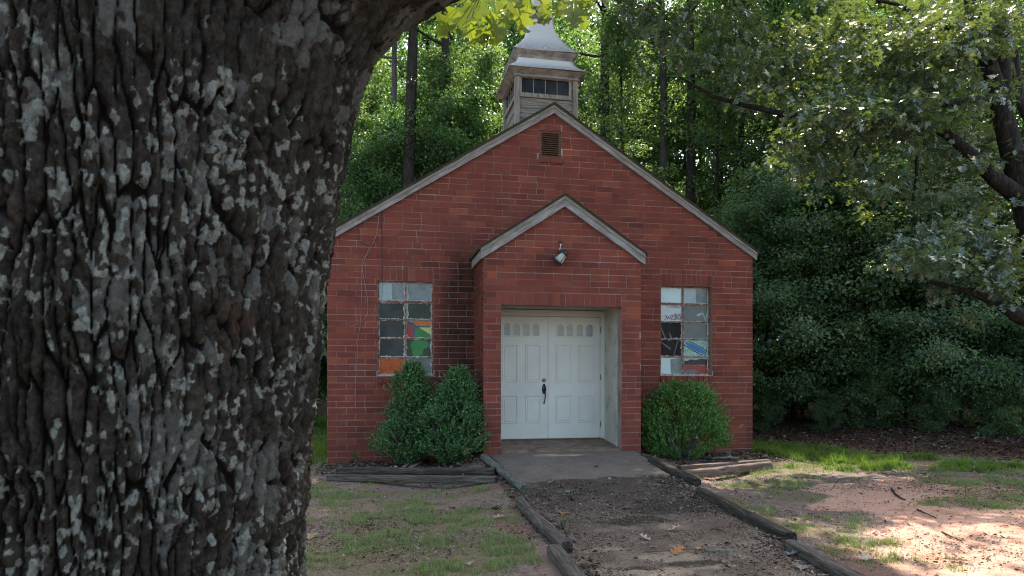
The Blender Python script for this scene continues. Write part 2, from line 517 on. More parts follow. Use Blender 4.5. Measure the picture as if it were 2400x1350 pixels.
# front wall
mb = MB()
holes = [WL, WR, VENT]
ex = []
for W in (WL, WR):
    ex += soldiers(W[0], W[1], W[3] + .002, W[3] + .202)
    ex += soldiers(W[0] - .02, W[1] + .02, W[2] - .125, W[2] - .006, -.045 if W is WL else -.03)
ex += [(VENT[0] - .03, VENT[0] + .17, VENT[2] - .10, VENT[2] - .004, -.03), (VENT[0] + .17, VENT[1] + .03, VENT[2] - .10, VENT[2] - .004, -.03)]
brick_face(mb, CH_L, CH_R, Z0, APEX_Z, gable, holes, ex)
outline = [(CH_L + .004, Z0), (CH_R - .004, Z0), (CH_R - .004, EAVE_Z), (0, APEX_Z - .004), (CH_L + .004, EAVE_Z)]
mortar_face(mb, outline, holes, 0.0075)
for W in holes:      # mortar and brick returns of the openings
    x0, x1, z0, z1 = W
    for (A, B) in (((x0 - .004, z0), (x0 - .004, z1)), ((x1 + .004, z1), (x1 + .004, z0)), ((x0, z1 + .004), (x1, z1 + .004)), ((x1, z0 - .004), (x0, z0 - .004))):
        mb.add([(A[0], .008, A[1]), (B[0], .008, B[1]), (B[0], .20, B[1]), (A[0], .20, A[1])], [(0, 1, 2, 3)], 1)
front_wall = mb.build("wall", [MAT['brick'], MAT['mortar']], church)
poL = PO_L
def mold_shade_front(c):
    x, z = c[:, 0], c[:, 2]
    d = np.clip((poL + .05 - x) / 0.85, 0, 1)  # mould stain left of the porch, with the corner's shade painted into it
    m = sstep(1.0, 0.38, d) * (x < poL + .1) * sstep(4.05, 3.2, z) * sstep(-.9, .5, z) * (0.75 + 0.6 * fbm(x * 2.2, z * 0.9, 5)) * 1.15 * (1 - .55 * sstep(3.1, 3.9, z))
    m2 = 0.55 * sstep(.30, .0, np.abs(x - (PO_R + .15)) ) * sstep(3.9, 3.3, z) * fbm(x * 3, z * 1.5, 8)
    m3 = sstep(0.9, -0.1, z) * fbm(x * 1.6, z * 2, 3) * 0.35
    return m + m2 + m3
set_mold_shade(front_wall, mold_shade_front)

# side walls and back wall (brick on the sides, plain bed at the back)
CH_B = 11.0
for sx, X in ((-1, CH_L), (1, CH_R)):
    mb = MB()
    if sx < 0: mp = lambda x, y, z: (CH_L + y, -x, z)
    else: mp = lambda x, y, z: (CH_R - y, x, z)
    a, b = (-CH_B, -0.102) if sx < 0 else (0.102, CH_B)
    brick_face(mb, a, b, Z0, EAVE_Z, (), (), (), mp, 0.1, phase=.15)
    mortar_face(mb, [(a, Z0), (b, Z0), (b, EAVE_Z), (a, EAVE_Z)], [], .0075, mp)
    w = mb.build("wall", [MAT['brick'], MAT['mortar']], church)
    set_mold_shade(w, lambda c: sstep(.9, -.1, c[:, 2]) * .4)
mb = MB()
mb.add([(CH_R - .1, CH_B - .1, Z0), (CH_L + .1, CH_B - .1, Z0), (CH_L + .1, CH_B - .1, EAVE_Z), (0, CH_B - .1, APEX_Z - .08), (CH_R - .1, CH_B - .1, EAVE_Z)], [(0, 1, 2, 3, 4)])
mb.build("wall", MAT['brick'], church)
# near-black sheets standing in for the unlit room behind the front openings
mb = MB()
mb.add([(CH_L + .15, .9, 0), (CH_R - .15, .9, 0), (CH_R - .15, .9, 3.6), (CH_L + .15, .9, 3.6)], [(0, 1, 2, 3)])
mb.add([(CH_L + .15, .12, 3.5), (CH_R - .15, .12, 3.5), (CH_R - .15, .9, 3.5), (CH_L + .15, .9, 3.5)], [(0, 3, 2, 1)])
mb.build("dark_room_sheet", MAT['dark'], church)

# main roof: two shingled slopes with an overhang past the rake boards
ang = math.atan(slope)
def roof_slab(name, xc, apz, half, y0, y1, th, drop, parent, over=.05, sides=(-1, 1), mat='shingle'):
    mb = MB()
    sl = drop / half
    for s in sides:
        hx = half + over
        prof = [(0, apz), (hx, apz - sl * hx), (hx + .01, apz - sl * hx + th * .9), (0, apz + th * 1.15)]
        rows = 1
        pts = [(xc + s * p[0], p[1]) for p in prof]
        if s < 0: pts = pts[::-1]
        mb.prism(pts, y0, y1)
        # shingle courses
        n = int(math.hypot(hx, sl * hx) / .14)
        for k in range(n):
            f0, f1 = k / n, (k + 1) / n
            a = (hx * f0, apz - sl * hx * f0 + th * 1.1); b = (hx * f1, apz - sl * hx * f1 + th * 1.1)
            q = [(xc + s * a[0], a[1] + .002), (xc + s * b[0], b[1]), (xc + s * b[0], b[1] + .012), (xc + s * a[0], a[1] + .005)]
            if s < 0: q = q[::-1]
            mb.prism(q, y0 - .012 + rng.uniform(-.006, .006), y1)
    return mb.build(name, MAT[mat], parent)
roof_top = APEX_Z + .055
roof = roof_slab("roof", 0.0, roof_top, 3.80, -.085, CH_B + .1, .035, 3.80 * slope, church, over=.09)

# rake boards: each its own mesh in its own axes so the grain follows the board
def board(name, p, q, w, th, y, parent, mat='trim', label=None):
    """a board in a plane y=const from p to q (x,z: its upper edge), w deep below that edge, front face at y"""
    p = np.array(p, float); q = np.array(q, float)
    d = q - p; L = np.linalg.norm(d); a = math.atan2(d[1], d[0])
    mb = MB()
    n = max(4, int(L / .12))
    # slightly wavy lower edge
    up = -w if math.cos(a) > 0 else w
    top = [(L * i / n, rng.uniform(-.002, .002)) for i in range(n + 1)]
    low = [(L * i / n + up * math.tan(a), up + rng.uniform(-.003, .003)) for i in range(n + 1)]
    for i in range(n):
        quad = [low[i], low[i + 1], top[i + 1], top[i]]
        if up > 0: quad = quad[::-1]
        mb.prism(quad, 0, th)
    o = mb.build(name, MAT[mat], None)
    o.location = (p[0], y, p[1]); o.rotation_euler = (0, -a, 0)
    if parent is not None: under(parent, o)
    if label: o["label"] = label
    return o
aL = PY(772, 549, -.06); aR = PY(1769, 577, -.06)
apx = PY(1292, 240, -.06)
ov = .10
eL = (CH_L - .05, roof_top - slope * (3.80 + .05)); eR = (CH_R + .05, roof_top - slope * 3.85)
board("rake_board", eL, (0, roof_top), .110, .055, -.062, church)
board("rake_board", (0, roof_top), eR, .110, .055, -.062, church)
board("rake_molding", (eL[0], eL[1] + .0), (0, roof_top + .0), .042, .012, -.0745, church, 'boards')  # weathered darker boards, which also put the upper strip's shadow into colour
board("rake_molding", (0, roof_top), eR, .042, .012, -.0745, church, 'boards')

# gable vent
mb = MB()
x0, x1, z0, z1 = VENT
for a in ((x0, x0 + .035, z0, z1), (x1 - .035, x1, z0, z1), (x0 + .035, x1 - .035, z1 - .035, z1), (x0 + .035, x1 - .035, z0, z0 + .03)):
    mb.box(a[0], a[1], .03, .085, a[2], a[3])
n = 11
for i in range(n):
    zc = z0 + .05 + (z1 - z0 - .10) * i / (n - 1)
    mb.add([(x0 + .035, .035, zc - .014), (x1 - .035, .035, zc - .014), (x1 - .035, .078, zc + .020), (x0 + .035, .078, zc + .020),
            (x0 + .035, .039, zc - .019), (x1 - .035, .039, zc - .019), (x1 - .035, .082, zc + .015), (x0 + .035, .082, zc + .015)],
           [(0, 1, 2, 3), (7, 6, 5, 4), (0, 4, 5, 1), (3, 2, 6, 7)])
mb.add([(x0, .12, z0), (x1, .12, z0), (x1, .12, z1), (x0, .12, z1)], [(0, 1, 2, 3)], 1)
mb.build("gable_vent", [MAT['louver'], MAT['dark']], church)

# ------------------------------------------------------------------ windows
PANE = {
 'pale': m_pane("pale_painted_glass", (.24, .33, .34), (.34, .41, .42), .3, scale=4),
 'pale_blue': m_pane("blue_white_painted_glass", (.46, .60, .61), (.33, .48, .58), .3, .55, .75, scale=3),
 'grey': m_pane("dull_grey_glass", (.11, .14, .145), (.21, .25, .26), .25, .4, .7, scale=4),
 'mid': m_pane("smoky_grey_glass", (.09, .112, .118), (.14, .155, .155), .3, scale=3),
 'dark': m_pane("dark_glass", (.026, .031, .031), (.055, .064, .061), .3, scale=3, spec=.16),
 'darkgreen': m_pane("dark_green_glass", (.028, .038, .030), (.06, .072, .055), .3, scale=4, spec=.16),
 'orange': m_pane("orange_painted_glass", (.42, .085, .015), (.34, .065, .014), .35, scale=6),
 'plastic': m_pane("black_plastic_sheet", (.008, .008, .009), (.020, .018, .018), .5, scale=3, stretch=(3, 1, 1), spec=.12),
 'bluepaint': m_pane("blue_paint", (.03, .17, .42), (.02, .11, .28), .4),
 'darkpaint': m_pane("dark_painted_glass", (.012, .013, .014), (.025, .025, .026), .3),
 'redpaint': m_pane("red_painted_glass", (.30, .028, .025), (.20, .05, .05), .4, scale=8),
 'green': m_pane("green_painted_glass", (.020, .16, .045), (.03, .20, .06), .35),
 'navy': m_pane("deep_blue_painted_glass", (.02, .065, .12), (.03, .09, .13), .35),
 'yellow': m_pane("yellow_painted_glass", (.45, .43, .15), (.38, .37, .14), .35),
 'orange2': m_pane("orange_patch_paint", (.50, .14, .03), (.42, .10, .03), .35),
 'paper': m_pane("white_paper_sheet", (.50, .56, .58), (.43, .50, .52), .6, scale=4),
 'greenish': m_pane("green_white_painted_glass", (.30, .45, .43), (.13, .27, .25), .35, .4, .6, scale=22),
 'ink': m_pane("purple_ink", (.16, .06, .10), (.10, .05, .10), .6),
 'crease': m_pane("plastic_crease", (.10, .10, .12), (.05, .05, .06), .25),
}
def window(W, cols, rows, label, pane_specs, pos):
    """W opening rect; COLS/ROWS bar positions as fractions; pane_specs[r][c] = (material, label, painter)"""
    x0, x1, z0, z1 = W
    wd, ht = x1 - x0, z1 - z0
    yf = pos
    mb = MB()
    bw = .022
    mb.box(x0, x0 + bw, yf, yf + .05, z0, z1); mb.box(x1 - bw, x1, yf, yf + .05, z0, z1)
    mb.box(x0 + bw, x1 - bw, yf, yf + .05, z1 - bw, z1); mb.box(x0 + bw, x1 - bw, yf, yf + .05, z0, z0 + bw)
    X = [x0] + [x0 + wd * c for c in cols] + [x1]
    Z = [z1] + [z1 - ht * r for r in rows] + [z0]
    for k, xc in enumerate(X[1:-1]):
        mb.box(xc - .015, xc + .015, yf - .004, yf + .04, z0 + bw, z1 - bw)
    for k, zc in enumerate(Z[1:-1]):
        h = .016 if k == 0 else .008
        for c in range(len(X) - 1):
            a = X[c] + (bw if c == 0 else .015); b = X[c + 1] - (bw if c == len(X) - 2 else .015)
            mb.box(a, b, yf - (.006 if k == 0 else 0), yf + .04, zc - h, zc + h)
    # ragged putty along each pane
    for r in range(len(Z) - 1):
        for c in range(len(X) - 1):
            a = X[c] + (bw if c == 0 else .015); b = X[c + 1] - (bw if c == len(X) - 2 else .015)
            t = Z[r] - (bw if r == 0 else (.016 if r == 1 else .008)); d = Z[r + 1] + (bw if r == len(Z) - 2 else (.016 if r == 0 else .008))
            for (p, q, nx, nz) in (((a, d), (b, d), 0, 1), ((b, d), (b, t), -1, 0), ((b, t), (a, t), 0, -1), ((a, t), (a, d), 1, 0)):
                L = math.hypot(q[0] - p[0], q[1] - p[1]); n = max(3, int(L / .025))
                ws = [max(.002, rng.gauss(.010, .006)) for _ in range(n + 1)]
                vs = []
                for i in range(n + 1):
                    f = i / n; px, pz = p[0] + (q[0] - p[0]) * f, p[1] + (q[1] - p[1]) * f
                    vs += [(px, yf + .012, pz), (px + nx * ws[i], yf + .0235, pz + nz * ws[i])]
                mb.add(vs, [(2 * i, 2 * i + 2, 2 * i + 3, 2 * i + 1) for i in range(n)], 1)
    root = mb.build("window", [MAT['rust'], MAT['putty']], church)
    root["label"] = label
    for r in range(len(Z) - 1):
        for c in range(len(X) - 1):
            spec = pane_specs[r][c]
            pm = MB(); names = [spec[0]]
            a, b, t, d = X[c] + .004, X[c + 1] - .004, Z[r] - .004, Z[r + 1] + .004
            pm.add([(a, yf + .026, d), (b, yf + .026, d), (b, yf + .026, t), (a, yf + .026, t), (a, yf + .030, d), (b, yf + .030, d), (b, yf + .030, t), (a, yf + .030, t)],
                   [(0, 1, 2, 3), (7, 6, 5, 4)])
            if len(spec) > 2:
                layer = [0]
                def paint(mat, pts, a=a, b=b, t=t, d=d, pm=pm, names=names, layer=layer):
                    if mat not in names: names.append(mat)
                    layer[0] += 1
                    y = yf + .0255 - .0006 * layer[0]
                    pm.add([(a + (b - a) * p, y, t - (t - d) * q) for p, q in pts], [tuple(range(len(pts) - 1, -1, -1))], names.index(mat))
                spec[2](paint)
            pn = pm.build("pane", [PANE[k] for k in names], root)
            if spec[1]: pn["label"] = spec[1]
    # flaking cill strip at the foot of the frame
    sm = MB()
    n = 22
    for i in range(n):
        xa = x0 + wd * i / n; xb = x0 + wd * (i + 1) / n
        sm.box(xa, xb, yf - .03 - rng.uniform(0, .012), yf - .001, z0 - .004, z0 + .012 + rng.uniform(0, .008), 0)
    sm.build("sill", [MAT['putty']], root)
    return root
def circle(cx, cy, rx, ry, n=14, j=0.0, seed=1):
    r = random.Random(seed)
    return [(cx + rx * math.cos(2 * math.pi * k / n) * (1 + r.uniform(-j, j)), cy + ry * math.sin(2 * math.pi * k / n) * (1 + r.uniform(-j, j))) for k in range(n)]
def p_geo(paint):
    paint('green', [(.04, 0.02), (.98, .02), (.98, .98), (.04, .98)])
    paint('navy', [(.04, .02), (.98, .02), (.98, .34), (.52, .34), (.34, .52), (.34, .98), (.04, .98)])
    paint('navy', [(.40, .30), (.55, .34), (.98, .76), (.98, .90)])
    paint('orange2', [(.22, .05), (.97, .02), (.97, .30), (.40, .30)])
    paint('redpaint', [(.07, .18), (.30, .38), (.30, .96), (.07, .96)])
    paint('yellow', [(.50, .40), (.97, .40), (.97, .84)])
def p_greenblot(paint):
    paint('green', circle(.46, .46, .24, .52, 22, .22, 4)[0:])
    paint('green', circle(.66, .30, .20, .24, 16, .25, 7))
    paint('pale', circle(.93, .40, .025, .2, 10, .4, 3))
def p_orange(paint):
    for k in range(16):
        r = random.Random(k); paint('darkpaint', circle(r.uniform(.05, .95), r.uniform(.05, .95), r.uniform(.008, .03), r.uniform(.01, .035), 7, .3, k))
def p_scratch(paint):
    paint('pale', [(.52, .62), (.60, .50), (.82, .44), (.74, .54), (.66, .64), (.56, .66)])
    paint('pale', [(.76, .52), (.80, .52), (.90, .88), (.86, .90)])
    paint('pale', [(.86, .90), (.96, .22), (.99, .22), (.90, .90)])
def p_writing(paint):
    # the scribbled purple lettering on the sheet: "OWZS" seen from outside, with a faint line above it
    def stroke(pts, w=.012, m='ink'):
        for (p, q) in zip(pts[:-1], pts[1:]):
            dx, dy = q[0] - p[0], q[1] - p[1]; L = math.hypot(dx, dy) + 1e-6
            nx, ny = -dy / L * w, dx / L * w
            paint(m, [(p[0] + nx, p[1] + ny * 1.3), (q[0] + nx, q[1] + ny * 1.3), (q[0] - nx, q[1] - ny * 1.3), (p[0] - nx, p[1] - ny * 1.3)])
    stroke([(.16, .74), (.26, .74)]); stroke([(.26, .62), (.33, .72), (.31, .86), (.24, .90)])
    stroke([(.33, .66), (.38, .86), (.42, .70), (.47, .86), (.52, .64)])
    stroke([(.52, .64), (.63, .64), (.52, .86), (.64, .86)], .014)
    stroke([(.66, .60), (.76, .60), (.68, .72), (.76, .72), (.66, .86), (.76, .86)], .016)
    stroke([(.80, .66), (.92, .66), (.92, .84), (.80, .84), (.80, .66)], .014); stroke([(.82, .58), (.92, .58)], .012)
    stroke([(.66, .54), (.72, .56)], .01); stroke([(.36, .17), (.60, .15), (.72, .17)], .007); stroke([(.62, .12), (.66, .20), (.70, .10), (.76, .20), (.80, .12), (.86, .20), (.94, .12)], .007)
def p_blueboat(paint):
    c, s = math.cos(.70), math.sin(.70)
    def el(rx, ry, dy=0, n=26, cx=.5, cy=.50):
        return [(cx + rx * math.cos(a) * c - (ry * math.sin(a) + dy) * s, cy + rx * math.cos(a) * s + (ry * math.sin(a) + dy) * c) for a in [2 * math.pi * k / n for k in range(n)]]
    paint('darkgreen', el(.60, .20)); paint('greenish', el(.57, .17)); paint('bluepaint', el(.53, .115, .0))
    for k in range(9):
        f = -.42 + .105 * k
        for dy in (-.15, .15):
            cx = .5 + f * c - dy * s; cy = .5 + f * s + dy * c
            paint('darkpaint', circle(cx, cy, .026, .034, 8, .2, k))
def p_blackred(paint):
    paint('redpaint', [(.05, .46), (.2, .42), (.42, .47), (.6, .42), (.8, .46), (.96, .43), (.96, .95), (.05, .95)])
    paint('mid', circle(.3, .82, .25, .16, 14, .3, 2))
    paint('darkpaint', [(.06, .22), (.2, .2), (.3, .12), (.5, .16), (.7, .08), (.93, .12), (.95, .45), (.6, .41), (.42, .46), (.2, .41), (.06, .45)])
def p_plastic(paint):
    paint('crease', [(.02, .15), (.06, .12), (.32, .98), (.26, .98)]); paint('crease', [(.42, .6), (.45, .6), (.6, .98), (.52, .98)])
def p_plastic2(paint):
    paint('crease', [(.10, .2), (.16, .18), (.55, .55), (.50, .62)]); paint('crease', [(.80, .05), (.84, .05), (.66, .95), (.62, .95)])
def p_palegrey(paint):
    paint('grey', [(.50, .12), (.97, .05), (.97, .92), (.52, .90)])
def p_edge(paint):
    paint('pale', [(.02, .02), (.10, .05), (.08, .4), (.12, .7), (.08, .98), (.02, .98)])
rowsL = [(v - 657) / 224.0 for v in (705, 747.5, 792, 837)]
rowsR = [(v - 668) / 212.0 for v in (710, 752.5, 793.5, 835.5)]
window(WL, [(950 - 885) / 130.0], rowsL, "tall steel window beside the porch with one orange pane at its foot", [
    [('pale', None, p_palegrey), ('grey', None, p_edge)],
    [('dark', None), ('darkgreen', None, p_edge)],
    [('dark', None), ('navy', "pane painted with orange, red, green and yellow shapes", p_geo)],
    [('dark', None), ('darkgreen', "dark pane with a green paint blotch", p_greenblot)],
    [('orange', "solid orange painted pane", p_orange), ('mid', None, p_edge)]], .045)
window(WR, [(1606 - 1549.5) / 119.5], rowsR, "tall steel window above the round shrub with two black plastic panes", [
    [('pale_blue', "pale blue white pane"), ('pale', None, p_palegrey)],
    [('paper', "white pane with scribbled purple writing", p_writing), ('mid', "grey pane with white scratches", p_scratch)],
    [('plastic', "opening covered with black plastic", p_plastic), ('mid', None)],
    [('plastic', "opening covered with black plastic", p_plastic2), ('greenish', "pane painted with a blue boat shape", p_blueboat)],
    [('pale_blue', None, p_palegrey), ('pale', "pane painted black over red", p_blackred)]], .10)

# ------------------------------------------------------------------ porch
OP_L = PY(1175, 800, PO_Y)[0]; OP_R = PY(1457, 800, PO_Y)[0]; OP_T = PY(1316, 717, PO_Y)[2]
psl = (PO_APEX - PO_EAVE) / (PO_R - PO_C)
pz0 = -.05
mb = MB()
mpf = lambda x, y, z: (x, PO_Y + y, z)
hole = [OP_L, OP_R, -1.0, OP_T]
brick_face(mb, PO_L, PO_R, pz0, PO_APEX, [(psl, 1.0, PO_APEX + psl * PO_C), (-psl, 1.0, PO_APEX - psl * PO_C)], [hole], soldiers(OP_L, OP_R, OP_T + .002, OP_T + .205), mpf, 0.2, phase=.06)
mortar_face(mb, [(PO_L + .004, pz0), (PO_R - .004, pz0), (PO_R - .004, PO_EAVE), (PO_C, PO_APEX - .004), (PO_L + .004, PO_EAVE)], [[OP_L - .004, OP_R + .004, -1.0, OP_T + .004]], .0075, mpf)
for (A, B) in (((OP_L - .004, pz0), (OP_L - .004, OP_T)), ((OP_R + .004, OP_T), (OP_R + .004, pz0)), ((OP_L, OP_T + .004), (OP_R, OP_T + .004))):
    mb.add([mpf(A[0], .008, A[1]), mpf(B[0], .008, B[1]), mpf(B[0], .2, B[1]), mpf(A[0], .2, A[1])], [(0, 1, 2, 3)], 1)
for sx in (-1, 1):
    if sx < 0: mp = lambda x, y, z: (PO_L + y, -x, z)
    else: mp = lambda x, y, z: (PO_R - y, x, z)
    a, b = (.003, .798) if sx < 0 else (-.798, -.003)
    brick_face(mb, a, b, pz0, PO_EAVE, (), (), (), mp, 0.1, phase=.1)
    mortar_face(mb, [(a - .01, pz0), (b + .01, pz0), (b + .01, PO_EAVE), (a - .01, PO_EAVE)], [], .0075, mp)
porch_wall = mb.build("porch_wall", [MAT['brick'], MAT['mortar']], church)
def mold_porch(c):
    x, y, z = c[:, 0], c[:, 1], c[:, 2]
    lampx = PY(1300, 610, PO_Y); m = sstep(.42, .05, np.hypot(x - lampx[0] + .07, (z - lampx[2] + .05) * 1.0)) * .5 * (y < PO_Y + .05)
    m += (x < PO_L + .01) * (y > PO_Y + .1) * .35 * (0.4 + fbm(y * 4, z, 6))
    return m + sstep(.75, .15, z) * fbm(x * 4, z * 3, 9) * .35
set_mold_shade(porch_wall, mold_porch)
ptop = PO_APEX + .055
hw = PO_R - PO_C
pdrop = psl * hw
roof_slab("porch_roof", PO_C, ptop, hw, PO_Y - .085, .0, .028, pdrop, church, over=.075)
eL = (PO_L - .045, ptop - psl * (hw + .045)); eR = (PO_R + .045, ptop - psl * (hw + .045))
board("porch_rake_board", eL, (PO_C, ptop), .138, .055, PO_Y - .062, church)
board("porch_rake_board", (PO_C, ptop), eR, .138, .055, PO_Y - .062, church)
board("porch_rake_molding", eL, (PO_C, ptop), .045, .012, PO_Y - .0745, church, 'boards')  # same darker boards, with the upper strip's shadow in their colour
board("porch_rake_molding", (PO_C, ptop), eR, .045, .012, PO_Y - .0745, church, 'boards')
# the end grain return of the boxed eave on the left side
mb = MB(); mb.box(PO_L - .045, PO_L - .004, PO_Y - .006, -.01, eL[1] - .15, eL[1] - .01); mb.build("porch_soffit", MAT['trim'], church)
mb = MB(); mb.box(PO_R + .004, PO_R + .045, PO_Y - .006, -.01, eR[1] - .15, eR[1] - .01); mb.build("porch_soffit", MAT['trim'], church)

# inside of the porch: plaster sides and ceiling, sloping concrete floor
DOOR_Y = -.10
FL0, FL1 = .30, .385
mb = MB()
RI = OP_R + .005
mb.add([(RI, PO_Y + .2, FL0 - .2), (RI, DOOR_Y + .04, FL0 - .2), (RI, DOOR_Y + .04, OP_T + .03), (RI, PO_Y + .2, OP_T + .03)], [(0, 3, 2, 1)])
LI = OP_L - .02
mb.add([(LI, PO_Y + .2, FL0 - .2), (LI, DOOR_Y + .04, FL0 - .2), (LI, DOOR_Y + .04, OP_T + .03), (LI, PO_Y + .2, OP_T + .03)], [(0, 1, 2, 3)])
mb.add([(LI, PO_Y + .2, OP_T + .028), (RI, PO_Y + .2, OP_T + .028), (RI, DOOR_Y + .04, OP_T + .028), (LI, DOOR_Y + .04, OP_T + .028)], [(0, 3, 2, 1)])
mb.add([(LI, DOOR_Y + .035, FL0 - .2), (RI, DOOR_Y + .035, FL0 - .2), (RI, DOOR_Y + .035, OP_T + .03), (LI, DOOR_Y + .035, OP_T + .03)], [(0, 1, 2, 3)])
mb.build("porch_lining", MAT['plaster'], church)

# door frame and the two leaves
def dx(u): return PY(u, 850, DOOR_Y)[0]
def dz(v, u=1290): return PY(u, v, DOOR_Y)[2]
D_T, D_B = dz(742), dz(1027)
DM = dx(1284.5); DR = dx(1406); DL = DM - (DR - DM)
mb = MB()
JW = .058
mb.box(DR + .002, DR + JW, DOOR_Y - .03, DOOR_Y + .034, D_B - .02, D_T + .002)
mb.box(DR + JW, DR + JW + .02, DOOR_Y - .045, DOOR_Y + .033, D_B - .02, D_T + JW)
mb.box(DL - JW, DL - .002, DOOR_Y - .03, DOOR_Y + .034, D_B - .02, D_T + .002)
mb.box(DL - JW, DR + JW, DOOR_Y - .03, DOOR_Y + .034, D_T + .0025, D_T + JW)
mb.box(DL - JW, DR + JW + .02, DOOR_Y - .045, DOOR_Y + .033, D_T + JW + .0005, D_T + JW + .045)
mb.build("door_frame", MAT['white'], church)
MAT['concrete_sill'] = m_plain("brown_stained_concrete", (.16, .115, .085), 0.9, 0.2, var=0.45, scale=5)
mb = MB(); mb.box(DL - .05, DR + .05, DOOR_Y - .03, DOOR_Y + .03, D_B - .045, D_B - .012); mb.build("threshold", MAT['louver'], church)
GL = [m_pane("frosted_door_glass", (.34, .35, .345), (.25, .27, .275), .2, scale=9, stretch=(1, 1, 2)), m_pane("bluish_door_glass", (.20, .23, .27), (.30, .32, .35), .2, scale=9, stretch=(1, 1, 3))]
def arch(x0, x1, z0, z1, n=8):
    """Tudor-ish arch outline, counter-clockwise from the lower left"""
    pts = [(x0, z0), (x1, z0)]
    h = (z1 - z0); zs = z0 + h * .68; xc = (x0 + x1) / 2; r = (x1 - x0) / 2
    for k in range(n + 1):
        a = math.pi * k / n
        pts.append((xc + r * math.cos(a), zs + (z1 - zs) * math.sin(a) ** .9))
    return pts
def leaf(x0, x1, mirror, ua, hand):
    mb = MB(); y0 = DOOR_Y
    mb.box(x0 + .003, x1 - .003, y0, y0 + .033, D_B, D_T - .004)
    W = x1 - x0
    u_in = lambda u: dx(u + ua)
    cols = ((1302, 1338), (1355, 1392)) if not mirror else ((1177, 1213), (1231, 1267))
    for (ca, cb) in cols:
        for (va, vb) in ((808, 896), (927, 991)):
            a, b, t, d = dx(ca), dx(cb), dz(va), dz(vb)
            # raised panel: a sunk groove is read from a moulded frame proud of the leaf and a raised field
            for (p, q, r, s) in ((a, b, t - .016, t), (a, b, d, d + .016), (a, a + .016, d + .016, t - .016), (b - .016, b, d + .016, t - .016)):
                mb.bbox(p, q, y0 - .009, y0 - .0005, r, s, .005)
            mb.bbox(a + .034, b - .034, y0 - .006, y0 - .0005, d + .034, t - .034, .005)
    lights = ((1304, 1323.5), (1326, 1345.5), (1349, 1368), (1371.5, 1391)) if not mirror else ((1179, 1198), (1201, 1220.5), (1224, 1243), (1247, 1266))
    glasses = []
    for k, (ga, gb) in enumerate(lights):
        a, b, t, d = dx(ga), dx(gb), dz(757), dz(790)
        outer = arch(a, b, d, t); inner = arch(a + .017, b - .017, d + .017, t - .016)
        n = len(outer)
        vs = [(p[0], y0 - .0005, p[1]) for p in outer] + [(p[0], y0 - .010, p[1]) for p in outer] + [(p[0], y0 - .010, p[1]) for p in inner] + [(p[0], y0 - .001, p[1]) for p in inner]
        fs = []
        for i in range(n):
            j = (i + 1) % n
            fs += [(i, j, n + j, n + i), (n + i, n + j, 2 * n + j, 2 * n + i), (2 * n + i, 2 * n + j, 3 * n + j, 3 * n + i)]
        mb.add(vs, fs)
        glasses.append((inner, k))
    d_o = mb.build("door", MAT['white'], church)
    for inner, k in glasses:
        g = MB(); n = len(inner)
        g.add([(p[0], y0 - .003, p[1]) for p in inner] , [tuple(range(n))])
        g.add([(p[0], y0 - .0012, p[1]) for p in inner] , [tuple(range(n - 1, -1, -1))])
        g.build("glass", GL[1 if (mirror and k == 0) or (not mirror and k == 3) else 0], d_o)
    return d_o
doorR = leaf(DM, DR, False, 0, 1); doorR["label"] = "plain white door leaf on hinges"
doorL = leaf(DL, DM, True, -123, 0); doorL["label"] = "white door leaf with the black handle and lock"
for v in (772, 884, 996):
    mb = MB(); z = dz(v); mb.box(DR - .006, DR + .010, DOOR_Y - .036, DOOR_Y - .0305, z - .05, z + .05)
    mb.build("hinge", MAT['brass'], doorR)
# handle set
hx, hz = dx(1275), dz(911)
mb = MB()
MAT['lock'] = MAT['brass']
R90 = Matrix.Rotation(math.pi / 2, 4, 'X')
mb.lathe([(0.0, .030), (.018, .030), (.031, .022), (.033, .0)], 18, 0, .5, Matrix.Translation((hx, DOOR_Y - .001, dz(891))) @ R90)
mb.build("lock", MAT['brass'], doorL, True)
mb = MB()
pl = [(hx + .036 * math.cos(a) * (1 - .25 * max(0, math.sin(a))), hz + .088 * math.sin(a)) for a in [2 * math.pi * k / 22 for k in range(22)]]
mb.prism(pl, DOOR_Y - .014, DOOR_Y - .001)
pts = [(hx + .004, DOOR_Y - .014, hz - .035), (hx + .005, DOOR_Y - .055, hz - .055), (hx + .007, DOOR_Y - .070, hz - .11), (hx + .004, DOOR_Y - .060, hz - .17), (hx, DOOR_Y - .035, hz - .215), (hx - .001, DOOR_Y - .012, hz - .235), (hx - .001, DOOR_Y - .003, hz - .26)]
mb.tube(pts, [.012, .013, .012, .0095, .008, .012, .010], 10)
mb.tube([(hx + .003, DOOR_Y - .012, hz - .005), (hx + .003, DOOR_Y - .05, hz + .002)], [.008, .012], 8)
mb.build("handle", MAT['black_metal'], doorL, True)

# ------------------------------------------------------------------ belfry
BY = .46                                     # its front face
bx = lambda u, y=BY: PY(u, 200, y)[0]
bz = lambda v, u=1285, y=BY: PY(u, v, y)[2]
B_L, B_R = bx(1207), bx(1354.5)
BW = B_R - B_L; BC = (B_L + B_R) / 2
BB = BY + BW
ZT = bz(176)                                 # underside of the eave
ZB = APEX_Z - .75
belfry = MB()
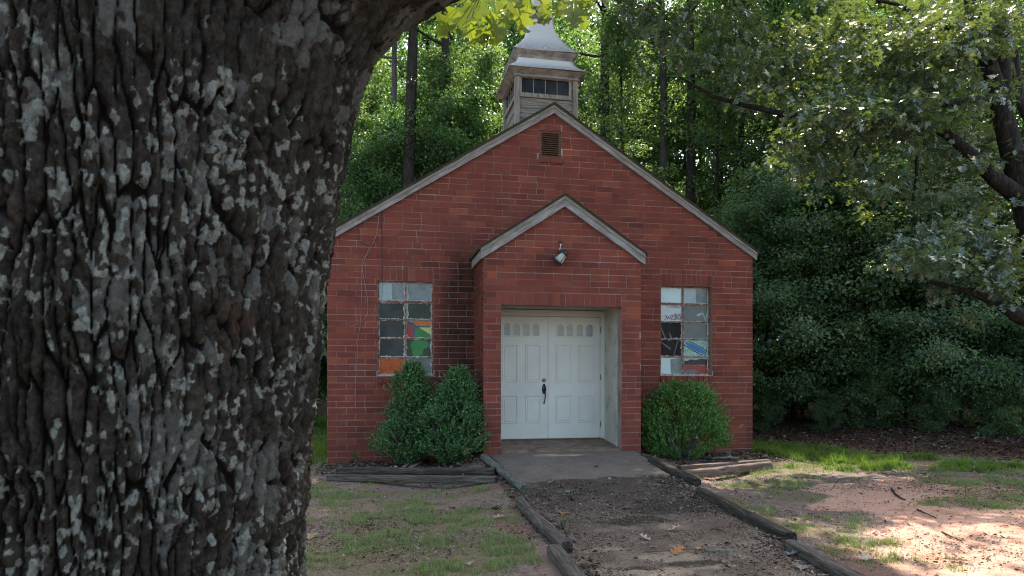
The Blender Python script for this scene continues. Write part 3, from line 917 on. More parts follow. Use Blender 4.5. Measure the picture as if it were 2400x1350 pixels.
# siding boards on four sides
bh = .19
def belfry_side(mp, open_rect):
    z = ZB; k = 0
    W0, W1 = .05, BW - .05
    while z < ZT - .02:
        z1 = min(z + bh, ZT)
        for (a, b, c, d) in minus([(W0, W1, z, z1)], open_rect):
            if b - a > .004 and d - c > .004:
                belfry.add([mp(a, .055 - .012, c), mp(b, .055 - .012, c), mp(b, .055, d), mp(a, .055, d), mp(a, .075, c), mp(b, .075, c), mp(b, .075, d), mp(a, .075, d)],
                           [(0, 1, 2, 3), (0, 4, 5, 1), (1, 5, 6, 2), (3, 2, 6, 7), (0, 3, 7, 4)], 0, rng.random())
        z = z1; k += 1
sides = [lambda x, y, z: (B_L + x, BY + y, z), lambda x, y, z: (B_L + y, BB - x, z), lambda x, y, z: (B_R - y, BY + x, z), lambda x, y, z: (B_R - x, BB - y, z)]
wo = (bx(1223.5) - B_L, bx(1334.5) - B_L, bz(220), bz(181.5))
for mp in sides: belfry_side(mp, wo)
root_b = belfry.build("belfry", MAT['boards'], church)
mb = MB()
for (px, py) in ((B_L, BY), (B_R - .085, BY), (B_L, BB - .085), (B_R - .085, BB - .085)):
    p = MB(); p.box(px, px + .085, py, py + .085, ZB, ZT + .03); p.build("post", MAT['post'], root_b)
for mp in sides:
    f = MB(); x0, x1, z0, z1 = wo
    for (a, b, c, d, e) in ((x0 - .045, x1 + .045, z0 - .075, z0, .018), (x0 - .045, x1 + .045, z1, z1 + .04, .022), (x0 - .045, x0, z0, z1, .022), (x1, x1 + .045, z0, z1, .022)):
        vs = [mp(a, e, c), mp(b, e, c), mp(b, e, d), mp(a, e, d), mp(a, .07, c), mp(b, .07, c), mp(b, .07, d), mp(a, .07, d)]
        f.add(vs, [(0, 1, 2, 3), (0, 4, 5, 1), (1, 5, 6, 2), (2, 6, 7, 3), (3, 7, 4, 0)])
    for k in range(1, 4):
        xc = x0 + (x1 - x0) * k / 4
        vs = [mp(xc - .006, .035, z0), mp(xc + .006, .035, z0), mp(xc + .006, .035, z1), mp(xc - .006, .035, z1), mp(xc - .006, .06, z0), mp(xc + .006, .06, z0), mp(xc + .006, .06, z1), mp(xc - .006, .06, z1)]
        f.add(vs, [(0, 1, 2, 3), (0, 4, 5, 1), (1, 5, 6, 2), (2, 6, 7, 3), (3, 7, 4, 0)])
    wf = f.build("belfry_window", MAT['post'], root_b)
    g = MB()
    g.add([mp(x0, .052, z0), mp(x1, .052, z0), mp(x1, .052, z1), mp(x0, .052, z1)], [(0, 1, 2, 3)]); g.add([mp(x0, .056, z0), mp(x1, .056, z0), mp(x1, .056, z1), mp(x0, .056, z1)], [(3, 2, 1, 0)])
BGL = m_pane("belfry_glass", (.012, .016, .020), (.03, .035, .04), .15)
for mp in sides:
    x0, x1, z0, z1 = wo
    g = MB()
    g.add([mp(x0, .052, z0), mp(x1, .052, z0), mp(x1, .052, z1), mp(x0, .052, z1), mp(x0, .056, z0), mp(x1, .056, z0), mp(x1, .056, z1), mp(x0, .056, z1)], [(0, 1, 2, 3), (7, 6, 5, 4)])
    g.build("glass", BGL, root_b)
# curved metal roofs: square rings
def ring_roof(name, prof, low_span, sag=0.0, wob=0.0, seed=1):
    """prof: list of (half width, z) from the eave up; a square concave roof, four curved faces"""
    r = random.Random(seed)
    yc = (BY + BB) / 2
    V = []; F = []; low = []
    N = 14
    P = len(prof)
    for k in range(4):
        ca, sa = [(1, 0), (0, 1), (-1, 0), (0, -1)][k]
        base = len(V)
        for i, (h, z) in enumerate(prof):
            for j in range(N + 1):
                f = -1 + 2 * j / N
                lx, ly = f * h, -h
                zz = z - sag * (1 - f * f) * max(0, 1 - i / 2.5) + (wob * math.sin(3 * f + k) if i < 2 else 0)
                V.append((BC + lx * ca - ly * sa, yc + lx * sa + ly * ca, zz)); low.append(max(0.0, 1 - (z - prof[0][1]) / low_span))
        for i in range(P - 1):
            for j in range(N):
                a = base + i * (N + 1) + j
                F.append((a, a + 1, a + N + 2, a + N + 1))
    o = fast_mesh(name, np.array(V), np.array(F), MAT['metal'], root_b, {"low": low}, smooth=True)
    md = o.modifiers.new("thick", 'SOLIDIFY'); md.thickness = .012; md.offset = -1
    return o
h1 = (bx(1377, BY - .14) - bx(1192, BY - .14)) / 2
h2 = (bx(1361.5, BY - .05) - bx(1207.5, BY - .05)) / 2
zE = bz(159, 1285, BY - .14); zN = bz(133, 1285, BY); zE2 = bz(116, 1285, BY - .03); zM = bz(72, 1280, BY + .2)
def concave(h_e, h_t, z_e, z_t, n=9, p=1.9):
    return [(h_t + (h_e - h_t) * (1 - i / n) ** p, z_e + (z_t - z_e) * (i / n)) for i in range(n + 1)]
ring_roof("lower_roof", concave(h1, .50, zE, zN + .02), .16, .0, .004, 2)
up = concave(h2, .21, zE2, zM + .34, 14, 2.0)
up += [(.15, zM + .62), (.10, zM + .95), (.05, zM + 1.25), (.012, zM + 1.5)]
ring_roof("spire_roof", up, .34, .012, .008, 3)
# soffits, cornice boards under each eave
s = MB(); yc = (BY + BB) / 2
def sq(h, z): return [(BC - h, yc - h, z), (BC + h, yc - h, z), (BC + h, yc + h, z), (BC - h, yc + h, z)]
s.add(sq(h1 - .012, zE - .018) + sq(BW / 2 - .004, ZT - .012), [(0, 4, 5, 1), (1, 5, 6, 2), (2, 6, 7, 3), (3, 7, 4, 0)])
s.add(sq(BW / 2 - .004, ZT - .012) + sq(BW / 2 + .03, ZT - .06), [(0, 4, 5, 1), (1, 5, 6, 2), (2, 6, 7, 3), (3, 7, 4, 0)])
s.add(sq(BW / 2 + .03, ZT - .06) + sq(BW / 2 - .03, ZT - .075), [(0, 4, 5, 1), (1, 5, 6, 2), (2, 6, 7, 3), (3, 7, 4, 0)])
s.build("soffit", MAT['soffit'], root_b)
s = MB()
s.add(sq(h2 - .012, zE2 - .018) + sq(.50, zN + .035), [(0, 4, 5, 1), (1, 5, 6, 2), (2, 6, 7, 3), (3, 7, 4, 0)])
s.add(sq(.505, zN + .05) + sq(.505, zN - .03), [(0, 4, 5, 1), (1, 5, 6, 2), (2, 6, 7, 3), (3, 7, 4, 0)])
s.build("soffit", MAT['soffit'], root_b)
# ------------------------------------------------------------------ ground
def path_c(y):
    return np.interp(y, [-11, -6.9, -1.0], [-.95, -.57, -.09])
def gz(x, y):
    x = np.asarray(x, float); y = np.asarray(y, float)
    z = (fbm(x * .55, y * .55, 31, 3) - .5) * .10
    z = z * sstep(0.2, 1.5, np.abs(x) - 0 + np.maximum(0, -y - 1) * .6)
    prof = np.interp(y, [-7.5, -4.7, -3.2, -1.1, 0.5], [0, .02, .10, .245, .25])
    lat = sstep(2.0, 1.15, np.abs(x - path_c(y)))
    z = z + prof * lat
    bed = sstep(-1.75, -1.2, y) * sstep(4.3, 3.6, np.abs(x)) * sstep(1.3, 1.6, np.abs(x)) * .07 * (y < .6)
    z = z + bed * (1 - lat)
    # the land falls a little beyond the church on the right and climbs again in the wood
    far = x * .77 + y * .64
    z = z + .35 * sstep(4.8, 9.0, far) + 1.2 * sstep(9, 40, far)
    z = z + (fbm(x * 5, y * 5, 77, 2) - .5) * .016
    return z
def g1(x, y): return float(gz(np.array([x]), np.array([y]))[0])
def G(u, v, it=6):
    """the ground point under a pixel of the photograph"""
    z = 0.0
    for _ in range(it):
        p = PZ(u, v, z); z = g1(p[0], p[1])
    return np.array([p[0], p[1], z])

def axis(lo, hi, step, far_lo, far_hi):
    a = list(np.arange(lo, hi + 1e-6, step)); s = step
    while a[-1] < far_hi: s *= 1.25; a.append(a[-1] + s)
    s = step
    while a[0] > far_lo: s *= 1.25; a.insert(0, a[0] - s)
    return np.array(a)
gx = axis(-7.0, 12.0, .075, -320, 320); gy = axis(-9.5, 7.0, .075, -60, 420)
GX, GY = np.meshgrid(gx, gy)
GZ = gz(GX, GY)
nx, ny = len(gx), len(gy)
# what covers the ground, as soft blobs at places found in the photograph: (u, v, half width m, half depth m, amount)
def blobs(X, Y, spec, seed, rough=.35):
    wob = (fbm(X * 1.5, Y * 1.5, seed, 4) - .5) * 2
    out = np.zeros(X.shape)
    for (u, v, a, b, w) in spec:
        p = G(u, v)
        d = np.hypot((X - p[0]) / a, (Y - p[1]) / b) + wob * rough * 1.5
        out = np.maximum(out, w * sstep(1.25, .6, d))
    return out
bare_spec = [(2090, 1150, 1.0, .7, 1), (2250, 1200, 1.3, 1.0, 1), (2020, 1145, .9, .5, .95), (2300, 1290, 1.1, 1.0, 1), (2180, 1130, 1.0, .5, .9), (2390, 1240, .9, .8, 1), (2150, 1250, .7, .5, .8), (1950, 1190, .5, .35, .75), (2400, 1350, .9, .6, .9), (2250, 1340, .6, .5, .8),
             (760, 1192, .75, .20, .42), (880, 1243, .45, .18, .40), (740, 1240, .45, .2, .3), (1060, 1240, .25, .2, .3), (1130, 1280, .3, .25, .3), (880, 1152, .55, .12, .40), (1010, 1165, .3, .1, .3), (2200, 1160, 1.6, .9, .9), (2330, 1240, 1.4, .8, .9), (2050, 1180, 1.0, .5, .8)]
grass_spec = [(1000, 1215, .9, .75, .95), (1050, 1290, .7, .6, .95), (830, 1160, .8, .35, .9), (730, 1150, .5, .3, .85), (920, 1290, .8, .5, .75), (780, 1300, .6, .5, .65), (1000, 1340, .8, .4, .85), (1080, 1160, .4, .35, .8), (900, 1210, .8, .35, .7), (960, 1180, .7, .3, .75), (850, 1180, .6, .25, .7), (1110, 1230, .4, .5, .6), (820, 1340, .7, .4, .6),
              (1800, 1140, .55, .35, .8), (1740, 1115, .4, .3, .75), (1850, 1165, .5, .25, .75), (1900, 1235, .3, .15, .7), (2030, 1270, .4, .2, .65), (2130, 1320, .4, .25, .6), (2360, 1130, 1.2, .9, 1.0), (2330, 1180, .7, .4, .9), (2400, 1160, .9, .6, 1.0), (2250, 1175, .4, .2, .6), (1900, 1100, 1.6, .5, .85), (2020, 1098, 1.5, .4, .8), (1860, 1085, 1.5, .5, .9),
              (1850, 1065, 1.2, 1.0, 1.0), (2000, 1080, 1.2, .8, 1.0), (1790, 1055, .9, 1.4, 1.0), (2300, 1100, 1.5, .6, .75), (745, 1050, 1.0, 2.5, 1.0), (740, 1000, 1.5, 3.5, 1.0), (735, 1090, .7, .8, .9), (720, 985, 2, 4, 1.0)]
moss_spec = [(1700, 1170, .25, .35, .9), (1760, 1210, .25, .3, .9), (1930, 1250, .3, .25, .7), (1985, 1290, .3, .2, .9), (800, 1135, 1.0, .10, .7), (1150, 1270, .3, .2, .6), (870, 1310, .35, .2, .6), (730, 1130, .3, .2, .8), (1690, 1120, .3, .25, .5), (1440, 1345, .35, .08, .9)]
litter_spec = [(1120, 1150, .45, .25, .9), (1640, 1120, .35, .3, .6), (950, 1075, 1.2, .45, 1.0), (1620, 1085, .9, .4, .9), (2000, 1330, .35, .4, .7), (1950, 1320, .3, .5, .7), (1840, 1250, .3, .3, .6), (1200, 1240, .2, .5, .8), (1760, 1110, .3, .2, .5)]
bare = blobs(GX, GY, bare_spec, 3); grass_m = blobs(GX, GY, grass_spec, 9, .45); moss = blobs(GX, GY, moss_spec, 21); litter = blobs(GX, GY, litter_spec, 27)
# the wood's floor begins past an uneven line right and behind, and left behind the lawn
eR_ = (GX * .77 + GY * .64) - 5.05 - (fbm(GX * .7, GY * .7, 51) - .5) * 1.2
wood = np.maximum(sstep(-.1, .35, eR_) * (GX > 3.0), sstep(13.0, 14.2, GY + (fbm(GX * .4, GY * .4, 52) - .5) * 3))
wood = np.maximum(wood, sstep(9.5, 11.0, GX))
grass_m = grass_m * (1 - wood); bare = bare * (1 - wood)

def m_ground():
    t = NT("clay_soil"); co = t.coords()
    n1 = t.noise(1.6, 6, 0.65, co); n2 = t.noise(14, 6, 0.7, co); n3 = t.noise(70, 4, 0.7, co); n4 = t.noise(4.5, 6, 0.7, t.mapped((1, 1, 1)), 1.2)
    soil = t.ramp(n3, [(0.30, (0.0546, 0.0384, 0.0312)), (0.48, (0.1625, 0.1178, 0.0975)), (0.66, (0.2925, 0.2202, 0.1850))])
    soil = t.mix(t.ramp(n2, [(0.40, 0.75), (0.54, 0.0)]), soil, (0.0806, 0.0576, 0.0475))
    soil = t.mix(t.ramp(n1, [(0.45, 0.0), (0.66, 0.55)]), soil, t.ramp(n3, [(0.3, (0.1560, 0.1024, 0.0775)), (0.7, (0.3250, 0.2240, 0.1750))]))
    clay = t.ramp(n1, [(0.34, (0.4176, 0.2238, 0.1559)), (0.52, (0.4748, 0.2860, 0.2117)), (0.68, (0.3798, 0.1947, 0.1262))])
    clay = t.mix(t.ramp(n4, [(0.52, 0.0), (0.62, 0.65)]), clay, (0.302, 0.147, 0.092))
    clay = t.mix(t.ramp(n3, [(0.62, 0.0), (0.75, 0.6)]), clay, (0.182, 0.090, 0.054))
    def soft(a, lo=.35, hi=.62, nn=n2):
        v = t.math('ADD', t.attr(a), t.math('MULTIPLY', t.math('SUBTRACT', nn, 0.5), 0.9))
        return t.ramp(v, [(lo, 0.0), (hi, 1.0)])
    col = t.mix(soft("bare"), soil, clay)
    turf = t.ramp(n3, [(0.3, (0.0661, 0.0601, 0.0277)), (0.55, (0.1378, 0.1148, 0.0572)), (0.75, (0.2406, 0.1701, 0.1024))])
    col = t.mix(t.math('MULTIPLY', soft("grass", .38, .8), 0.7), col, turf)
    ms = t.ramp(n3, [(0.3, (0.0645, 0.0490, 0.0128)), (0.7, (0.1510, 0.1190, 0.0285))])
    col = t.mix(t.math('MULTIPLY', soft("moss", .42, .85), 0.6), col, ms)
    lit = t.ramp(n3, [(0.32, (0.0490, 0.0300, 0.0221)), (0.5, (0.1411, 0.0863, 0.0623)), (0.66, (0.2938, 0.1920, 0.1451))])
    col = t.mix(soft("litter"), col, lit)
    col = t.mix(t.attr("wood"), col, t.ramp(n3, [(0.32, (0.033, 0.020, 0.014)), (0.55, (0.113, 0.061, 0.039)), (0.7, (0.242, 0.134, 0.086))]))
    t.bump(t.math('ADD', t.math('MULTIPLY', n2, 1.0), t.math('MULTIPLY', n3, 0.6)), 0.7, 0.02)
    return t.done(col, 0.95, 0.12)
idx = np.arange(nx * ny).reshape(ny, nx)
F = np.stack([idx[:-1, :-1], idx[:-1, 1:], idx[1:, 1:], idx[1:, :-1]], -1).reshape(-1, 4)
ground = fast_mesh("ground", np.stack([GX, GY, GZ], -1).reshape(-1, 3), F, m_ground(), None,
                   {"bare": bare.ravel(), "grass": grass_m.ravel(), "moss": moss.ravel(), "litter": litter.ravel(), "wood": wood.ravel()}, smooth=True)
tag(ground, kind="structure")

# ------------------------------------------------------------------ the path between the timbers and its concrete apron
px = np.linspace(-1, 1, 60); py = np.linspace(-10.5, -.98, 220)
PXg, PYg = np.meshgrid(px, py)
half = np.interp(PYg, [-11, -6.9, -4.2, -1.0], [1.0, 1.02, 1.16, 1.33])
PXw = path_c(PYg) + PXg * half
PZw = gz(PXw, PYg) + .010 - .05 * sstep(.86, 1.0, np.abs(PXg))
apron = sstep(-3.05, -2.75, PYg + (fbm(PXw * 2.0, PYg * 2, 61) - .5) * .6) * sstep(1.05, .92, np.abs(PXg) + (fbm(PXw * 2, PYg * 1.6, 66) - .5) * .6 + .12 * (PXg < 0) * sstep(-1.2, -2.6, PYg))
PZw = PZw + apron * .012
pale = np.zeros(PXg.shape)
for (u, v, a, b) in ((1325, 1070, .42, .055), (1280, 1068, .2, .05)):
    p = G(u, v); pale = np.maximum(pale, sstep(1.2, .8, np.hypot((PXw - p[0]) / a, (PYg - p[1]) / b) + (fbm(PXw * 6, PYg * 6, 5) - .5) * .6))
sandy = np.zeros(PXg.shape)
for (u, v, a, b) in ((1420, 1290, .22, .10), (1560, 1310, .3, .14), (1500, 1345, .45, .14), (1400, 1345, .3, .1), (1660, 1330, .25, .1), (1230, 1130, .15, .5)):
    p = G(u, v); sandy = np.maximum(sandy, sstep(1.3, .5, np.hypot((PXw - p[0]) / a, (PYg - p[1]) / b) + (fbm(PXw * 4, PYg * 4, 15) - .5) * .9))
black = np.zeros(PXg.shape)
for (u, v, a, b) in ((1600, 1195, .75, .28), (1480, 1222, .5, .2), (1560, 1180, .5, .2), (1640, 1325, .4, .12), (1500, 1335, .3, .08), (1330, 1160, .7, .12)):
    p = G(u, v); black = np.maximum(black, sstep(1.3, .5, np.hypot((PXw - p[0]) / a, (PYg - p[1]) / b) + (fbm(PXw * 3, PYg * 5, 25) - .5) * .9))
upper_dark = sstep(-5.6, -3.6, PYg + (fbm(PXw * 1.2, PYg * 1.2, 33) - .5) * 1.6)  # path colour made darker towards its upper end
def m_path():
    t = NT("leaf_strewn_path"); co = t.coords()
    n1 = t.noise(2.2, 6, 0.7, co); n2 = t.noise(16, 7, 0.75, co); n3 = t.noise(75, 4, 0.7, co); n4 = t.noise(9, 8, 0.82, t.mapped((1, 2.0, 1)), 0.9)
    dirt = t.ramp(n3, [(0.30, (0.0303, 0.0211, 0.0156)), (0.48, (0.0844, 0.0605, 0.0459)), (0.64, (0.1886, 0.1420, 0.1104))])
    dirt = t.mix(t.ramp(n1, [(0.45, 0.0), (0.65, 0.75)]), dirt, t.ramp(n3, [(0.3, (0.1228, 0.0918, 0.0707)), (0.7, (0.3015, 0.2434, 0.1936))]))
    s = t.math('ADD', t.attr("sandy"), t.math('MULTIPLY', t.math('SUBTRACT', n4, 0.5), 3.4))
    dirt = t.mix(t.ramp(s, [(0.5, 0.0), (0.85, 0.75)]), dirt, t.ramp(n3, [(0.3, (0.1985, 0.1469, 0.1057)), (0.7, (0.3486, 0.2753, 0.2068))]))
    b = t.math('ADD', t.attr("black"), t.math('MULTIPLY', t.math('SUBTRACT', n4, 0.5), 3.6))
    dirt = t.mix(t.ramp(b, [(0.62, 0.0), (0.85, 0.85)]), dirt, t.ramp(n3, [(0.3, (0.0111, 0.0095, 0.0070)), (0.7, (0.0425, 0.0313, 0.0210))]))
    dirt = t.mix(t.math('MULTIPLY', t.attr("upper_dark"), t.ramp(n4, [(0.3, 0.95), (0.7, 0.45)])), dirt, t.ramp(n3, [(0.3, (0.0194, 0.0149, 0.0130)), (0.55, (0.0485, 0.0371, 0.0324)), (0.72, (0.1164, 0.0927, 0.0810))]))
    conc = t.ramp(n2, [(0.3, (0.1269, 0.0993, 0.0809)), (0.7, (0.2171, 0.1747, 0.1454))])
    conc = t.mix(t.ramp(n1, [(0.4, 0.0), (0.66, 0.65)]), conc, (0.1083, 0.0870, 0.0739))
    conc = t.mix(t.ramp(n3, [(0.64, 0.0), (0.72, 0.8)]), conc, (0.0425, 0.0293, 0.0226))
    conc = t.mix(t.attr("pale"), conc, (0.3771, 0.2848, 0.1859))
    a = t.math('ADD', t.attr("apron"), t.math('MULTIPLY', t.math('SUBTRACT', n2, 0.5), 0.5))
    col = t.mix(t.ramp(a, [(0.42, 0.0), (0.58, 1.0)]), dirt, conc)
    t.bump(t.math('ADD', n2, n3), 0.6, 0.015)
    return t.done(col, 0.93, 0.15)
n0, n1_ = PXg.shape
idx = np.arange(n0 * n1_).reshape(n0, n1_)
F = np.stack([idx[:-1, :-1], idx[:-1, 1:], idx[1:, 1:], idx[1:, :-1]], -1).reshape(-1, 4)
path = fast_mesh("path", np.stack([PXw, PYg, PZw], -1).reshape(-1, 3), F, m_path(), None,
                 {"apron": apron.ravel(), "pale": pale.ravel(), "sandy": sandy.ravel(), "black": black.ravel(), "upper_dark": upper_dark.ravel()}, smooth=True)
tag(path, kind="structure")
def pathz(x, y): return g1(x, y) + .012
# porch floor
mb = MB()
N = 10
for i in range(N):
    ya = PO_Y + .0 + (DOOR_Y + .03 - PO_Y) * i / N; yb = PO_Y + (DOOR_Y + .03 - PO_Y) * (i + 1) / N
    za = FL0 + (FL1 - FL0) * i / N; zb = FL0 + (FL1 - FL0) * (i + 1) / N
    if i == 0: mb.add([(OP_L + .005, ya + .02, .1), (OP_R - .005, ya + .02, .1), (OP_R - .005, ya + .02, za), (OP_L + .005, ya + .02, za)], [(0, 1, 2, 3)])
    w0 = 0.005 if ya < PO_Y + .195 else -.004
    mb.add([(OP_L + w0, ya + (.02 if i == 0 else 0), za), (OP_R - w0, ya + (.02 if i == 0 else 0), za), (OP_R - w0, yb, zb), (OP_L + w0, yb, zb)], [(0, 1, 2, 3)])
mb.build("porch_floor", MAT['concrete_sill'], church)

# ------------------------------------------------------------------ timbers along the path and the beds
def m_log(name, c0, c1, c2, green=0.0):
    t = NT(name)
    v = t.mapped((0.9, 13, 13)); n1 = t.noise(3.2, 8, 0.75, v, 0.4); n2 = t.noise(4, 5, 0.6, t.coords())
    col = t.ramp(n1, [(0.36, c0), (0.5, c1), (0.64, c2)])
    if green: col = t.mix(t.ramp(n2, [(0.45, 0.0), (0.65, green)]), col, (.16, .23, .20))
    col = t.mix(t.attr("rnd"), col, t.mix(0.6, col, (.02, .016, .014)))
    t.bump(n1, 1.0, 0.012)
    return t.done(col, 0.88, 0.2)
LOGM = {'grey': m_log("weathered_grey_timber", (0.0270, 0.0210, 0.0177), (0.0854, 0.0697, 0.0599), (0.1798, 0.1556, 0.1383)),
        'green': m_log("greenish_round_timber", (0.0315, 0.0294, 0.0247), (0.1034, 0.0967, 0.0829), (0.2068, 0.1976, 0.1730), .35),
        'dark': m_log("blackened_timber", (0.0162, 0.0126, 0.0107), (0.0494, 0.0387, 0.0323), (0.1169, 0.0967, 0.0806)),
        'brown': m_log("brown_timber", (0.0405, 0.0270, 0.0215), (0.1169, 0.0808, 0.0654), (0.2068, 0.1556, 0.1306))}
def timber(p, q, w, h, mat, label, seed, group="landscape timbers edging the path and beds", crack=True, rounded=.35):
    """a long timber from p to q (its bottom axis), w wide, h high, with a worn profile and drying cracks"""
    r = random.Random(seed)
    w *= .88; h *= .88
    p = np.array(p, float); q = np.array(q, float); d = q - p; L = float(np.linalg.norm(d))
    n = max(12, int(L / .06)); S = 16
    V = []
    for i in range(n + 1):
        x = L * i / n
        endf = 1.0 - (.10 * r.random() if i in (0, n) else 0)
        bow = .004 * math.sin(3.1 * x + seed) + .002 * math.sin(9 * x + seed)
        for k in range(S):
            a = 2 * math.pi * k / S + math.pi / S
            ca, sa = math.cos(a), math.sin(a)
            e = 2 / (2 + (1 - rounded) * 5)
            yy = math.copysign(abs(ca) ** e, ca) * w / 2; zz = math.copysign(abs(sa) ** e, sa) * h / 2
            sc = 1 + .05 * (vnoise(np.array([x * 4 + seed * 7]), np.array([k * .8]))[0] - .5) * 2 + .03 * (vnoise(np.array([x * 15 + seed]), np.array([k * 1.0 + 40]))[0] - .5)
            if crack and k == (3 + seed % 3) and .04 < i / n < .97:
                sc *= .86 - .08 * math.sin(7 * x + seed)
            xx = x + (r.uniform(-.012, .012) if i in (0, n) else 0)
            V.append((xx, yy * sc * endf + bow, zz * sc * endf + h / 2))
    F = [(i * S + k, (i + 1) * S + k, (i + 1) * S + (k + 1) % S, i * S + (k + 1) % S) for i in range(n) for k in range(S)]
    R = [0.0] * len(F)
    c0 = len(V); V.append((.012, 0, h / 2)); c1 = len(V); V.append((L - .012, 0, h / 2))
    mb = MB(); mb.V = V; mb.F = [list(f) for f in F]; mb.M = [0] * len(F); mb.R = R
    for k in range(S):
        mb.F.append([c0, k, (k + 1) % S]); mb.M.append(0); mb.R.append(.8)
        mb.F.append([c1, n * S + (k + 1) % S, n * S + k]); mb.M.append(0); mb.R.append(.8)
    o = mb.build("landscape_timber", LOGM[mat], None)
    for poly in list(o.data.polygons)[:len(F)]: poly.use_smooth = True
    X = Vector(d / L); Z = Vector((0, 0, 1)); Y = Z.cross(X).normalized(); Z = X.cross(Y)
    o.matrix_world = Matrix(((X.x, Y.x, Z.x, p[0]), (X.y, Y.y, Z.y, p[1]), (X.z, Y.z, Z.z, p[2]), (0, 0, 0, 1)))
    tag(o, label, "timber", group)
    return o
def on(u, v, lift=0.0):
    p = G(u, v); p[2] += lift; return p
timber(on(1132, 1079, .02), on(1228, 1156, .0), .12, .115, 'green', "greenish round timber running from the porch's left corner beside the path", 1, crack=False, rounded=1.0)
timber(on(1214, 1180, -.02), on(1327, 1297, -.005), .125, .115, 'grey', "cracked grey timber lying end to end with the round greenish one left of the path", 2, rounded=.7)
timber(on(1298, 1301, -.01), on(1395, 1420, -.02), .13, .115, 'grey', "nearest split timber on the left of the path, running out of the picture", 3, rounded=.15)
timber(on(1527, 1086, -.01), on(1634, 1142, .01), .12, .12, 'dark', "blackened round timber with a rotten end beside the round shrub", 4, rounded=.85)
timber(on(1643, 1158, -.03), on(1855, 1272, -.01), .125, .115, 'dark', "long dark timber along the middle of the path's right side", 5, rounded=.6)
timber(on(1852, 1290, -.01), on(2040, 1392, -.02), .14, .125, 'grey', "nearest dark timber on the right of the path, furrowed and running out of the picture", 6, rounded=.7)
timber(on(771, 1126, -.01), on(1165, 1131, -.01), .12, .105, 'grey', "squared front timber of the left bed lying on the grass", 7, rounded=.12)
timber(on(790, 1112, .01), on(1162, 1116, .01), .12, .12, 'dark', "rounded rear timber of the left bed, behind the squared one", 8, rounded=.7)
timber(on(1600, 1119, -.03), on(1803, 1094, .0), .13, .135, 'brown', "brown timber edging the bed of the round shrub towards the grass", 9, rounded=.3)
timber(on(1590, 1107, -.01), on(1797, 1086, .01), .09, .12, 'brown', "thin brown plank edge behind the brown timber of the right bed", 10, rounded=.2)

# ------------------------------------------------------------------ lantern hanging on the porch gable
lp = PY(1314, 605, PO_Y - .09)
lantern = empty("wall_lantern", PY(1314, 568, PO_Y), "broken black wall lantern hanging askew by its wire on the porch gable", "lantern")
LANT_GLASS = m_pane("dirty_lantern_glass", (.22, .22, .20), (.44, .45, .44), .15, scale=18, stretch=(4, 4, 1))
T = Matrix.Translation(lp) @ Matrix.Rotation(math.radians(40), 4, 'Y') @ Matrix.Scale(1.05, 4) @ Matrix.Rotation(math.radians(12), 4, 'X')
mb = MB(); mb.lathe([(.046, .072), (.060, .03), (.072, -.02), (.076, -.062), (.068, -.066), (.064, -.02), (.050, .03), (.04, .07)], 16, 0, .5, T)
under(lantern, mb.build("glass_shade", LANT_GLASS, None, True))
mb = MB(); mb.lathe([(.0, .150), (.012, .147), (.03, .132), (.044, .112), (.050, .095), (.050, .072), (.044, .071)], 16, 0, .5, T)
under(lantern, mb.build("cap", MAT['black_metal'], None, True))
mb = MB(); mb.lathe([(.078, -.058), (.082, -.066), (.080, -.082), (.07, -.084), (.07, -.06)], 16, 0, .5, T)
for k in range(4):
    a = k * math.pi / 2 + .4
    mb.tube([T @ Vector((.052 * math.cos(a), .052 * math.sin(a), .075)), T @ Vector((.076 * math.cos(a), .076 * math.sin(a), -.02)), T @ Vector((.081 * math.cos(a), .081 * math.sin(a), -.065))], .004, 5)
under(lantern, mb.build("cage", MAT['black_metal'], None))
pc = PY(1319, 594, PO_Y - .06)
T2 = Matrix.Translation(pc) @ Matrix.Rotation(math.radians(38), 4, 'Y') @ Matrix.Rotation(math.radians(62), 4, 'X')
mb = MB(); mb.lathe([(.0, .012), (.05, .012), (.068, .004), (.070, -.010), (.060, -.014), (.0, -.014)], 18, 0, .5, T2)
mb.tube([pc, (np.array(pc) + lp) / 2 + np.array([.0, -.01, .02]), T @ Vector((.0, 0, .12))], .011, 8)
under(lantern, mb.build("back_plate", MAT['black_metal'], None))
mb = MB(); a = PY(1313, 566, PO_Y - .003); b = PY(1313, 575, PO_Y - .03); c = PY(1312, 585, PO_Y - .04)
mb.tube([a, b, PY(1315, 572, PO_Y - .03), c, pc], .006, 6)
brk = MB(); brk.tube([PY(1308, 566, PO_Y - .004), PY(1319, 566, PO_Y - .004)], .010, 6); brk.tube([PY(1313, 566, PO_Y - .004), PY(1313, 572, PO_Y - .02)], .008, 6)
under(lantern, brk.build("bracket", MAT['black_metal'], None))
under(lantern, mb.build("wire", m_plain("white_wire_sheath", (.55, .50, .50), .5), None))

# ------------------------------------------------------------------ loose cables on the wall beside the left window
CAB_P = m_plain("pale_cable", (.25, .19, .175), .6, .3); CAB_D = m_plain("dark_cable", (.03, .025, .024), .6, .3)
def cable(pts, r, mat, label):
    P = []
    for i in range(len(pts) - 1):
        for k in range(4):
            f = k / 4; p0 = pts[max(i - 1, 0)]; p1 = pts[i]; p2 = pts[i + 1]; p3 = pts[min(i + 2, len(pts) - 1)]
            P.append(tuple(.5 * ((2 * p1[j]) + (-p0[j] + p2[j]) * f + (2 * p0[j] - 5 * p1[j] + 4 * p2[j] - p3[j]) * f * f + (-p0[j] + 3 * p1[j] - 3 * p2[j] + p3[j]) * f ** 3) for j in (0, 1)))
    P.append(pts[-1])
    mb = MB(); mb.tube([PY(u, v, -.016 - .006 * math.sin(i)) for i, (u, v) in enumerate(P)], r, 5)
    o = mb.build("cable", mat, None, True); tag(o, label, "cable", "loose cables on the brick front")
    return o
